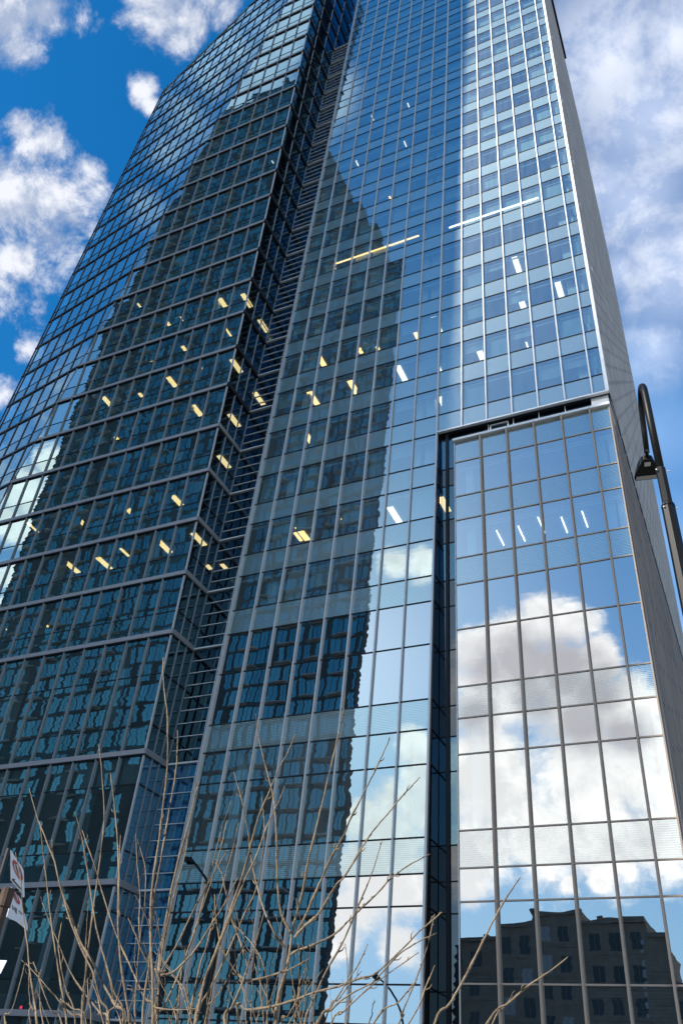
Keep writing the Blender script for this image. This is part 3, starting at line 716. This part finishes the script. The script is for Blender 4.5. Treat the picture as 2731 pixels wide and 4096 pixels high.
def plate(pix, name):
    c = [on_sign(*p) for p in pix]; mb = MB(); k = len(c)
    n0 = len(mb.v); mb.v += [tuple(p+nrm*0.0) for p in c]+[tuple(p-nrm*0.006) for p in c]
    mb.f += [list(range(k)), list(range(2*k-1, k-1, -1))]+[[i, (i+1) % k, k+(i+1) % k, k+i][::-1] for i in range(k)]; mb.mi += [0]*(k+2); mb.rnd += [(.5,)*3]*(k+2)
    return mb.build(name, M['sign_w'], sign)
up_ = plate([(152, 168), (250, 325), (300, 395), (324, 450), (336, 790), (326, 806), (310, 795), (290, 735), (156, 575)], 'sign_plate')
lo_ = plate([(156, 660), (290, 835), (318, 960), (345, 1060), (376, 1180), (378, 1235), (366, 1250), (322, 1205), (230, 1130), (95, 1068), (130, 950), (150, 850)], 'sign_plate')
def ring(cx, cy, rx, ry, slope, w, par, name='red_ring'):
    mb = MB(); n = 28; off = nrm*0.004
    for i in range(n):
        a0, a1 = 2*math.pi*i/n, 2*math.pi*(i+1)/n
        q = []
        for a, s in ((a0, 1), (a1, 1), (a1, 1-w), (a0, 1-w)):
            x = rx*s*math.cos(a); q.append(on_sign(cx+x, cy+slope*x+ry*s*math.sin(a))+off)
        mb.poly(q)
    sub(mb.build(name, M['sign_r']), par)
def strip(pts, w, par, mat, name):
    mb = MB(); off = nrm*0.0045
    for (x0, y0), (x1, y1) in zip(pts, pts[1:]):
        dx, dy = x1-x0, y1-y0; l = math.hypot(dx, dy); ox, oy = -dy/l*w, dx/l*w
        mb.poly([on_sign(x0+ox, y0+oy)+off, on_sign(x1+ox, y1+oy)+off, on_sign(x1-ox, y1-oy)+off, on_sign(x0-ox, y0-oy)+off])
    sub(mb.build(name, mat), par)
s_ = 1.55
ring(238, 440, 70, 88, s_, 0.30, up_); strip([(200, 335), (272, 545)], 5, up_, M['sign_r'], 'red_slash'); strip([(215, 380), (240, 470), (262, 500)], 8, up_, M['sign_k'], 'black_letter')
strip([(165, 560), (290, 705)], 9, up_, M['sign_k'], 'black_arrow'); strip([(165, 555), (205, 570)], 6, up_, M['sign_k'], 'arrow_head')
ring(212, 795, 56, 62, s_, 0.30, lo_); strip([(185, 725), (240, 865)], 5, lo_, M['sign_r'], 'red_slash'); strip([(190, 760), (225, 830)], 8, lo_, M['sign_k'], 'black_letter')
for (x, y), segs in (((170, 905), [[(0, 0), (2, 55), (10, 66), (20, 70), (22, 25)]]), ((208, 945), [[(0, 60), (0, -2), (16, 18), (16, 42), (2, 38), (20, 80)]])):
    for sgm in segs: strip([(x+a, y+b) for a, b in sgm], 3.5, lo_, M['sign_k'], 'black_letter')
strip([(255, 985), (300, 1035)], 5, lo_, M['sign_k'], 'black_letter')
e0, e1_ = on_sign(132, 160), on_sign(128, 800)
mb = MB(); t = 0.026
for_x = e0-ax*0.02
mb.box(e0.x-0.026, e0.x-0.003, e0.y-0.014, e0.y+0.014, e1_.z-0.1, e0.z+0.01); mb.build('back_bracket', M['sign_k'], sign)
a, b = at_y(*sg_pt(95, 830), YS-0.02), at_y(*sg_pt(-10, 1000), YS-0.02)
pc = at_y(*sg_pt(60, 900), YS)
mb = MB(); mb.tube([(pc.x, YS, GZ), (pc.x, YS, pc.z+0.1)], [0.045, 0.045], 12); mb.tube([(pc.x, YS, pc.z-0.02), (pc.x, YS, pc.z+0.13)], [0.058, 0.058], 12); mb.tube([(pc.x, YS, pc.z+0.05), (e0.x-0.03, e0.y, pc.z+0.05)], [0.03, 0.03], 8)
mb.build('post', M['rust'], sign)
q0, q1 = at_y(-14, 3842, YS), at_y(14, 3895, YS)
mb = MB(); mb.hexa([(q0.x-0.3, YS-.004, q1.z), (q1.x-0.03, YS-.004, q1.z), (q1.x-0.03, YS+.004, q1.z), (q0.x-0.3, YS+.004, q1.z), (q0.x-0.3, YS-.004, q0.z+.01), (q1.x, YS-.004, q0.z), (q1.x, YS+.004, q0.z), (q0.x-0.3, YS+.004, q0.z+.01)])
mb.build('lower_plate', M['sign_w'], sign)
# --- pedestrian signal across the way, its red light mirrored in the wing's lower glass
q = at_y(52*DSC, 2308*DSC, 2*YL-8); sp = Vector((q.x, 8.0, q.z))
sig = empty('traffic_signal', (sp.x, sp.y, GZ)); tag(sig, 'traffic signal showing red, mirrored in the low dark glass at left', 'traffic signal')
mb = MB(); mb.tube([(sp.x, sp.y-0.2, GZ), (sp.x, sp.y-0.2, sp.z+0.6)], [0.07, 0.06], 10); mb.build('pole', M['black'], sig)
mb = MB(); mb.box(sp.x-0.2, sp.x+0.2, sp.y-0.15, sp.y, sp.z-0.9, sp.z+0.25); hs_ = mb.build('housing', M['black'], sig, bevel=0.03)
mb = MB(); mb.tube([sp, sp+Vector((0, 0.03, 0))], [0.16, 0.15], 16); sub(mb.build('red_lens', glow('red_lens', (1.0, 0.05, 0.12), 1.1)), hs_)
# --- bare young trees in the foreground
def crop(c):
    return {'A': (0, 3296, 1.4933), 'B': (500, 3296, 1.4933), 'C': (950, 3296, 1.4933), 'D': (1500, 3296, 1.12), 'E': (500, 2550, 1.3785), 'S': (0, 0, 1.0)}[c]
BR = [  # tree, width at the base in pixels, traced course from tip to base
 (1, 15, 'E212,110 210,200 222,330 235,450 235,700 215,900 190,1103 B160,420 155,700 165,900 170,1195'),
 (1, 13, 'E290,510 290,620 275,780 245,950 220,1100 B200,300 175,430 160,600 150,800 105,1195'),
 (1, 15, 'E412,790 390,860 360,1000 330,1103 B285,370 245,600 210,800 205,890'),
 (1, 10, 'B385,40 355,200 300,400 250,620 230,720 215,860'),
 (1, 11, 'E585,900 560,980 530,1070 B510,300 440,560 390,720 330,880 240,1080 190,1195'),
 (1, 10, 'E562,1010 545,1090 B555,220 490,420 400,700 340,870 320,1100 310,1195'),
 (1, 10, 'E625,1020 610,1100 B640,170 600,310 540,520 490,720 440,880 380,1190'),
 (2, 11, 'E600,740 640,880 665,1000 685,1103 B745,150 775,310 800,410 840,540 896,660 C230,670 285,740'),
 (2, 12, 'E720,420 735,540 770,690 805,820 825,930 835,1103 C235,250 250,480 280,580 320,650'),
 (1, 14, 'S1181,2938 1149,3014 E850,720 800,840 740,980 705,1100 B720,250 640,490 560,720 470,950 420,1180'),
 (1, 13, 'E880,820 850,900 800,1000 760,1100 B780,200 700,370 610,600 540,780 480,920 430,1150'),
 (1, 10, 'E755,880 765,980 770,1080 B820,200 790,370 700,570 600,800 500,1000 440,1130'),
 (2, 12, 'S1382,2754 1378,2807 1370,2865 1353,2940 1320,3081 1287,3218 1254,3355 C420,230 390,400 350,540 325,660'),
 (2, 12, 'S1558,2950 1548,2977 1527,3023 1498,3085 1457,3168 1407,3263 1378,3334 1341,3400 C540,240 470,400 400,560 340,680'),
 (2, 12, 'S1679,3108 1635,3156 1594,3201 1544,3263 1490,3326 1449,3388 C640,310 590,360 550,430 480,540 400,610 340,680'),
 (2, 11, 'S1528,3361 C800,300 720,490 640,680 520,900 440,1080 400,1195'),
 (2, 11, 'D245,135 150,185 70,245 0,320 C700,540 590,650 480,710 350,760 300,800'),
 (2, 12, 'D298,395 200,480 100,580 0,670 C740,920 600,970 450,1010 250,1080 60,1110 0,1112'),
 (2, 10, 'D275,488 190,530 100,590 0,700 C780,960 650,1030 560,1110 470,1195'),
 (2, 9, 'D195,575 100,640 0,712 C760,1000 620,1130 560,1195'),
 (2, 9, 'D265,405 230,560 185,690 120,850 105,895'),
 (2, 9, 'D268,632 230,720 150,895'),
 (2, 10, 'D190,695 100,800 0,880'),
 (3, 13, 'D650,237 600,310 540,410 480,530 400,690 330,810 265,895'),
 (3, 11, 'D862,595 780,660 690,720 600,800 500,895'),
 (3, 8, 'D615,770 560,840 540,862'),
 (2, 10, 'C778,715 720,840 640,960 560,1090 480,1195'),
 (2, 8, 'C740,878 660,970 600,1050 540,1120'),
 (2, 6, 'C818,1045 800,1120 780,1195'),
 (2, 7, 'C670,265 640,310 590,370 560,420'),
 (2, 9, 'C405,865 370,950 355,1040 300,1150 260,1195'),
 (2, 11, 'C435,800 350,850 280,880 150,920 60,935 B705,935'),
 (2, 10, 'B535,420 545,560 570,720 610,800 660,880 705,925'),
 (2, 12, 'B835,515 800,640 760,770 715,905 650,1080 600,1195'),
 (2, 9, 'B660,610 720,670 790,760 830,850 850,950 850,1195'),
 (2, 10, 'B540,230 575,290 600,400 630,540 680,680 730,840 720,905'),
 (1, 6, 'B725,705 650,850 570,1000 500,1080'),
 (1, 11, 'B20,560 60,650 100,760 150,840 205,890'),
 (1, 8, 'B65,55 75,250 90,420 85,600 95,720'),
 (1, 9, 'B80,110 115,230 125,330 115,520 90,700 60,1195'),
 (1, 13, 'B675,315 610,450 530,580 430,740 350,830 280,890 205,905'),
 (1, 11, 'B610,160 540,280 450,440 370,600 300,740 240,840 215,890'),
 (1, 9, 'B430,1105 280,1110 200,1100 170,1088'),
 (1, 7, 'B0,985 100,990 190,985'),
 (0, 14, 'S118,3155 150,3270 A240,0 290,130 330,230 370,400 430,560 480,700 560,830 620,960 690,1080 750,1195'),
 (0, 12, 'A243,5 255,130 275,300 300,520 320,680 350,870 380,1050 400,1195'),
 (0, 13, 'A310,90 325,220 375,420 430,600 500,770 560,900 600,1050 650,1190'),
 (0, 12, 'S300,3249 A470,0 500,130 530,330 560,520 590,680 640,850 680,1000 740,1195'),
 (0, 11, 'A491,35 560,230 610,400 660,560 720,720 790,870 860,1030 930,1180'),
 (0, 14, 'S397,2979 418,3240 A600,200 560,500 530,730 510,950 490,1195'),
 (1, 14, 'S443,3092 A695,0 710,250 705,500 715,750 740,950 780,1195'),
 (0, 11, 'A250,455 300,590 370,760 430,900 520,1030 600,1130 640,1195'),
 (0, 10, 'A370,590 350,720 370,870 400,1000 450,1170'),
 (0, 12, 'A95,170 125,330 140,530 165,720 180,880 215,1120 225,1195'),
 (0, 9, 'A150,830 120,960 70,1120 35,1195'),
 (0, 10, 'A150,830 200,880 270,960 350,1050 430,1140 500,1195'),
 (0, 9, 'A200,825 230,900 260,1000 310,1120 370,1195'),
 (0, 8, 'A245,870 240,1000 245,1120 260,1195'),
 (0, 11, 'A360,1045 430,1100 520,1195'),
 (0, 8, 'A525,920 530,1050 545,1195'),
 (0, 8, 'A175,890 175,1000 185,1100 185,1195'),
 (1, 9, 'A720,65 716,200 712,400 715,560'),
 (1, 8, 'A540,930 580,1020 620,1195'),
 (1, 9, 'A730,930 690,1080 650,1190'),
 (1, 6, 'B360,740 370,900 380,1080 385,1100'),
 (1, 5, 'B185,520 200,620 215,700'),
 (1, 9, 'B175,760 240,840 300,920 360,990 380,1080'),
]
TRUNK = {0: (330, 4900, 3.3), 1: (640, 4800, 3.1), 2: (1090, 4800, 3.2), 3: (1560, 4900, 3.3)}
def bark_mat():
    mt, nt = new_mat('grey_brown_bark')
    tc = nn(nt, 'ShaderNodeTexCoord').outputs['Object']
    a = nn(nt, 'ShaderNodeTexNoise', ins={'Vector': tc, 'Scale': 9.0, 'Detail': 6.0, 'Roughness': 0.7}).outputs[0]
    b = nn(nt, 'ShaderNodeTexNoise', ins={'Vector': tc, 'Scale': 120.0, 'Detail': 3.0}).outputs[0]
    f = nn(nt, 'ShaderNodeMapRange', ins={0: mth(nt, 'MULTIPLY_ADD', b, 0.5, a), 1: 0.55, 2: 0.95, 3: 0.0, 4: 1.0}).outputs[0]
    c = mixc(nt, f, (0.045, 0.034, 0.026), (0.215, 0.17, 0.115))
    p = nn(nt, 'ShaderNodeBsdfPrincipled', ins={'Base Color': c, 'Roughness': 0.75, 'Specular IOR Level': 0.2})
    nt.links.new(nn(nt, 'ShaderNodeBump', ins={'Height': b, 'Strength': 0.6, 'Distance': 0.003}).outputs[0], p.inputs['Normal'])
    finish(nt, p.outputs[0]); return mt
M['bark'] = bark_mat()
tl = {0: 'bare shrub-like tree with long pale shoots at lower left, beside the parking sign',
      1: 'bare multi-stemmed tree whose tall shoots rise across the dark notch',
      2: 'bare tree with a forked trunk and shoots spreading right over the bright reflections',
      3: 'sparse bare tree with two long single twigs crossing the glazed bay'}
trees = {}
for t, (tx, ty, yy) in TRUNK.items():
    b = at_y(tx, ty, yy); head_ = Vector((b.x, yy, b.z))
    e = empty('bare_tree', (b.x, yy, GZ)); tag(e, tl[t], 'tree', 'young bare trees along the kerb'); trees[t] = (e, head_)
    mb = MB(); mb.tube([(b.x+0.02, yy+0.02, GZ-0.02), (b.x-0.02, yy, GZ*0.5+b.z*0.5), head_], [0.055, 0.045, 0.04], 10); mb.build('trunk', M['bark'], e, smooth=True)
rb = random.Random(3)
def smooth_curve(P):
    out = []
    for i in range(len(P)-1):
        a, b, c, d = P[max(i-1, 0)], P[i], P[i+1], P[min(i+2, len(P)-1)]
        n = 5
        for j in range(n):
            t = j/n; out.append(0.5*((2*b)+(c-a)*t+(2*a-5*b+4*c-d)*t*t+(3*b-a-3*c+d)*t**3))
    return out+[P[-1]]
def grow(t, wpx, pix, Yc, ext=True):
    e, head_ = trees[t]
    y0 = Yc; yb = head_.y
    Pw = [at_y(x, y, Yc+0.10*math.sin(i*0.9+wpx)*0.3) for i, (x, y) in enumerate(pix)]
    if ext and pix[-1][1] > 4040:
        l = Pw[-1]; q = l*0.45+head_*0.55; q.z = l.z*0.4+head_.z*0.6; Pw += [q, head_.copy()]
    P = smooth_curve(Pw); n = len(P); r0 = wpx*Yc/F*0.5*0.82; rad = []
    nodes = sorted(rb.random() for _ in range(max(4, n//4)))
    for i in range(n):
        s = i/(n-1); r = r0*(0.42+0.58*min(1, s*1.15)); r *= 1+0.42*max([0]+[1-abs(s-q)*n*0.7 for q in nodes]); rad.append(r*(0.72 if i == 0 else 1))
    for i in range(1, n-1): P[i] = P[i]+Vector((rb.uniform(-1, 1), rb.uniform(-1, 1), rb.uniform(-1, 1)))*0.0010
    mb = MB(); mb.tube(P, rad, 7)
    for q in nodes:                                       # buds and short spurs at the nodes
        i = min(n-2, max(1, int(q*(n-1)))); dr = (P[i-1]-P[i]).normalized(); sd_ = dr.cross(Vector((rb.uniform(-1, 1), rb.uniform(-1, 1), rb.uniform(-1, 1)))).normalized()
        ln = rb.choice((0.008, 0.010, 0.012, 0.03)); mb.tube([P[i], P[i]+dr*ln*0.5+sd_*ln*0.45, P[i]+dr*ln+sd_*ln*0.5], [rad[i]*0.8, min(0.0032, rad[i]*0.6), 0.0008], 5)
    bo = mb.build('branch', M['bark'], e, smooth=True)
    return bo
for idx, (t, wpx, s) in enumerate(BR):
    pix = []; c = 'S'
    for tok in s.split():
        if tok[0].isalpha(): c = tok[0]; tok = tok[1:]
        x, y = map(float, tok.split(',')); ox, oy, k = crop(c); pix.append((ox+x/k, oy+y/k))
    grow(t, wpx, pix, TRUNK[t][2]+rb.uniform(-0.28, 0.28))
grow(1, 20, [(500+205/1.4933, 3296+885/1.4933), (500+200/1.4933, 3296+1000/1.4933), (500+188/1.4933, 3296+1195/1.4933)], TRUNK[1][2])
grow(2, 22, [(950+322/1.4933, 3296+655/1.4933), (950+312/1.4933, 3296+760/1.4933), (950+290/1.4933, 3296+880/1.4933), (950+255/1.4933, 3296+1000/1.4933), (950+228/1.4933, 3296+1195/1.4933)], TRUNK[2][2])
grow(2, 16, [(500+712/1.4933, 3296+905/1.4933), (500+690/1.4933, 3296+980/1.4933), (500+640/1.4933, 3296+1090/1.4933), (500+600/1.4933, 3296+1195/1.4933)], TRUNK[2][2])

rt = random.Random(21)
for i in range(34):                                       # the finer twigs low down
    t = rt.choice((0, 1, 1, 2, 2)); x = {0: rt.uniform(10, 560), 1: rt.uniform(430, 900), 2: rt.uniform(850, 1420)}[t]
    y = rt.uniform(3560, 3960); pix = [(x, y)]; sl_ = (TRUNK[t][0]-x)/900+rt.uniform(-0.35, 0.35)
    while y < 4100:
        y += rt.uniform(60, 110); x += sl_*85+rt.uniform(-12, 12); pix.append((x, y))
    grow(t, rt.uniform(3.5, 6.5), pix, TRUNK[t][2]+rt.uniform(-0.4, 0.3), False)

for zz_ in (zj-0.06, zk_-0.05):                            # fixing bolts on the pole
    for a in range(3):
        an = a*2.1; b0 = Vector((px_+math.cos(an)*0.06, py_+math.sin(an)*0.06, zz_)); mb = MB(); mb.tube([b0, b0+Vector((math.cos(an), math.sin(an), 0))*0.022], [0.009, 0.009], 6); mb.build('bolt', M['alu_l'], lamp)
# ------------------------------------------------------------------ sun, sky and clouds
SUN_EL, SUN_AZ = math.radians(32), math.radians(29.5)     # behind the lens, to the left
sdir = Vector((-math.sin(SUN_AZ)*math.cos(SUN_EL), -math.cos(SUN_AZ)*math.cos(SUN_EL), math.sin(SUN_EL)))
sl = bpy.data.lights.new('sun', 'SUN'); sl.energy = 5.0; sl.angle = math.radians(0.5); sl.color = (1.0, 0.93, 0.84)
so = bpy.data.objects.new('sun', sl); so.rotation_euler = sdir.to_track_quat('Z', 'Y').to_euler(); so.location = sdir*50; COL.objects.link(so)
wd = bpy.data.worlds.new('World'); SC.world = wd; wd.use_nodes = True; nt = wd.node_tree; nt.nodes.clear()
d = nn(nt, 'ShaderNodeTexCoord').outputs['Generated']
sky = nn(nt, 'ShaderNodeTexSky', sky_type='NISHITA', sun_disc=False, sun_elevation=SUN_EL, sun_rotation=math.atan2(sdir.x, sdir.y), altitude=200, air_density=1.0, dust_density=0.4, ozone_density=2.0)
SKY_S = 0.135
hs = nn(nt, 'ShaderNodeHueSaturation', ins={'Saturation': 1.42, 'Value': 1.0, 'Color': sky.outputs[0]})
skyc = vmth(nt, 'SCALE', hs.outputs[0], scale=SKY_S)
skyc = vmth(nt, 'MULTIPLY', skyc, (0.82, 1.01, 1.0))
el = nn(nt, 'ShaderNodeMapRange', interpolation_type='SMOOTHSTEP', ins={0: nn(nt, 'ShaderNodeSeparateXYZ', ins={0: d}).outputs[2], 1: 0.0, 2: 0.60, 3: 0.62, 4: 0.0}).outputs[0]
skyc = mixc(nt, el, skyc, (0.42, 0.54, 0.72))
def mirror(x, y, which):
    v = ray(x*DSC, y*DSC); n = {'M': PM.n, 'L': PL.n, 'B': PB.n, 'F': P2.n}[which]
    return (v-2*v.dot(n)*n).normalized()
PX = 1928.0
# patches of cloud: (direction, radius, weight)
direct = [(40,480,95),(110,330,62),(150,440,85),(205,395,58),(60,600,85),(20,700,75),(120,560,75),(170,500,55),(60,800,60),(15,900,60),(15,40,85),(100,30,62),(45,105,50),
          (370,20,60),(440,55,58),(520,20,75),(415,95,34),(322,205,34),(345,240,22),(230,430,36),(60,290,30)]
haze_r = [(1500,1000,150),(1560,1250,180),(1400,900,120),(1568,1450,160)]
right = [(1400,140,120),(1500,260,140),(1450,460,120),(1545,600,130),(1400,420,60),(1550,90,80),(1500,800,60),(1420,620,50)]
b_box = [(1100,1500,62),(1180,1460,62),(1260,1425,60),(1310,1425,55),(1370,1520,55),(1150,1600,120),(1300,1600,120),(1430,1620,90),(1150,1800,130),(1350,1780,130),(1480,1760,110),(1100,1950,90),(1250,1930,100),(1400,1930,90),(1500,1930,80),(1440,2010,22),(1380,2020,26),(1310,2035,20),(1080,2020,50)]
b_m = [(905,1290,34),(965,1300,40),(945,1720,42),(955,1790,50),(960,1850,60),(900,1830,46),(830,1880,42),(900,1930,80),(850,2020,80),(930,2040,80),(800,2080,60),(780,2160,42),(930,2170,50)]
b_l = [(60,1120,60),(110,1060,40),(30,1210,50),(80,1190,40),(20,1320,36),(10,1400,30)]
b_h = [(600,150,60),(540,225,60),(640,90,60),(680,40,60)]
def field(lst):
    acc = None
    for dv, r, w in lst:
        ds = vmth(nt, 'DISTANCE', d, tuple(dv))
        v = mth(nt, 'MULTIPLY_ADD', ds, -w/(r*1.55), w)
        acc = v if acc is None else mth(nt, 'SMOOTH_MAX', acc, v, 0.18)
    return mth(nt, 'MAXIMUM', acc, -0.6)
n1 = nn(nt, 'ShaderNodeTexNoise', ins={'Vector': d, 'Scale': 12.0, 'Detail': 12.0, 'Roughness': 0.66, 'Distortion': 0.2}).outputs[0]
n1s = nn(nt, 'ShaderNodeTexNoise', ins={'Vector': vmth(nt, 'ADD', d, tuple(sdir*0.022)), 'Scale': 12.0, 'Detail': 6.0, 'Roughness': 0.6, 'Distortion': 0.2}).outputs[0]
n2 = nn(nt, 'ShaderNodeTexNoise', ins={'Vector': d, 'Scale': 4.0, 'Detail': 4.0, 'Roughness': 0.5}).outputs[0]
def cover(f, lo, hi, amp):
    v = mth(nt, 'MULTIPLY_ADD', mth(nt, 'SUBTRACT', n1, 0.5), amp, f)
    t = nn(nt, 'ShaderNodeMapRange', interpolation_type='SMOOTHSTEP', ins={0: v, 1: lo, 2: hi, 3: 0.0, 4: 1.0})
    return t.outputs[0]
DV = lambda l, w=1.0: [(ray(x*DSC, y*DSC), r/PX, w) for x, y, r in l]
MV = lambda l, s, w=1.0: [(mirror(x, y, s), r/PX, w) for x, y, r in l]
f_a = field(DV(direct)); c_a = cover(f_a, 0.30, 1.05, 2.9)
f_r = field(DV(right)); c_r = cover(f_r, -0.35, 1.25, 0.55)
f_b = field(MV(b_box, 'B')+MV(b_m, 'M')+MV(b_l, 'L')); c_b = cover(f_b, 0.16, 0.62, 1.6)
f_h = field(MV(b_h, 'L')+MV([(480,170,60),(430,270,55),(540,110,70),(600,50,60),(380,350,50),(330,470,45)], 'F', 0.7)); c_h = cover(f_h, 0.0, 0.9, 1.2)
shade = nn(nt, 'ShaderNodeMapRange', ins={0: mth(nt, 'MULTIPLY_ADD', mth(nt, 'SUBTRACT', n1, n1s), 1.6, n2), 1: 0.32, 2: 0.62, 3: 0.0, 4: 1.0}).outputs[0]
col_a = mixc(nt, shade, (0.27, 0.32, 0.43), (0.60, 0.61, 0.65))
col_r = mixc(nt, shade, (0.40, 0.47, 0.63), (0.66, 0.69, 0.77))
deep = nn(nt, 'ShaderNodeMapRange', ins={0: mth(nt, 'ADD', f_b, mth(nt, 'MULTIPLY', mth(nt, 'SUBTRACT', n2, 0.5), 1.6)), 1: 0.55, 2: 1.10, 3: 0.0, 4: 0.15}).outputs[0]
dark_p = [(1120,1540,60),(1200,1530,70),(1290,1545,75),(1370,1590,60),(1240,1610,70),(1100,1640,50),(1330,1660,60),(1430,1680,50)]
f_d = field(MV(dark_p, 'B'))
dk = nn(nt, 'ShaderNodeMapRange', interpolation_type='SMOOTHSTEP', ins={0: mth(nt, 'MULTIPLY_ADD', mth(nt, 'SUBTRACT', n1, 0.5), 1.9, f_d), 1: 0.0, 2: 0.8, 3: 0.0, 4: 0.85}).outputs[0]
col_b = mixc(nt, deep, (1.62, 1.55, 1.51), (0.66, 0.66, 0.70))
col_b = mixc(nt, mth(nt, 'MULTIPLY', mth(nt, 'SUBTRACT', 1.0, shade), 0.5), col_b, (0.86, 0.85, 0.88))
col_b = mixc(nt, dk, col_b, (0.60, 0.57, 0.62))
c = mixc(nt, mth(nt, 'MULTIPLY', c_a, 0.95), skyc, col_a)
c = mixc(nt, mth(nt, 'MULTIPLY', c_r, 0.86), c, col_r)
c = mixc(nt, mth(nt, 'MULTIPLY', cover(field(DV(haze_r)), -0.3, 1.5, 0.35), 0.75), c, (0.24, 0.40, 0.66))
c = mixc(nt, mth(nt, 'MULTIPLY', c_h, 0.55), c, (0.8, 0.9, 1.0))
c = mixc(nt, c_b, c, col_b)
fill_bank = [(Vector(v).normalized(), r, 1.0) for v, r in (((0.75, -0.6, 0.35), 0.42), ((0.95, -0.1, 0.3), 0.42), ((-0.95, -0.15, 0.3), 0.36), ((0.85, 0.25, 0.25), 0.25))]  # unseen cloud patches added as white fill light
c = mixc(nt, mth(nt, 'MULTIPLY', cover(field(fill_bank), 0.1, 0.9, 1.4), 0.9), c, (0.75, 0.72, 0.68))
bg = nn(nt, 'ShaderNodeBackground', ins={'Color': c, 'Strength': 0.80})
nt.links.new(bg.outputs[0], nn(nt, 'ShaderNodeOutputWorld').inputs[0])
wd.cycles.sampling_method = 'MANUAL'; wd.cycles.sample_map_resolution = 512
vs = SC.view_settings; vs.view_transform = 'Standard'; vs.look = 'None'; vs.gamma = 1.0; vs.exposure = 1.02
cy = SC.cycles; cy.max_bounces = 10; cy.glossy_bounces = 5; cy.transparent_max_bounces = 12; cy.diffuse_bounces = 3
cy.caustics_reflective = False; cy.caustics_refractive = False; cy.use_denoising = True
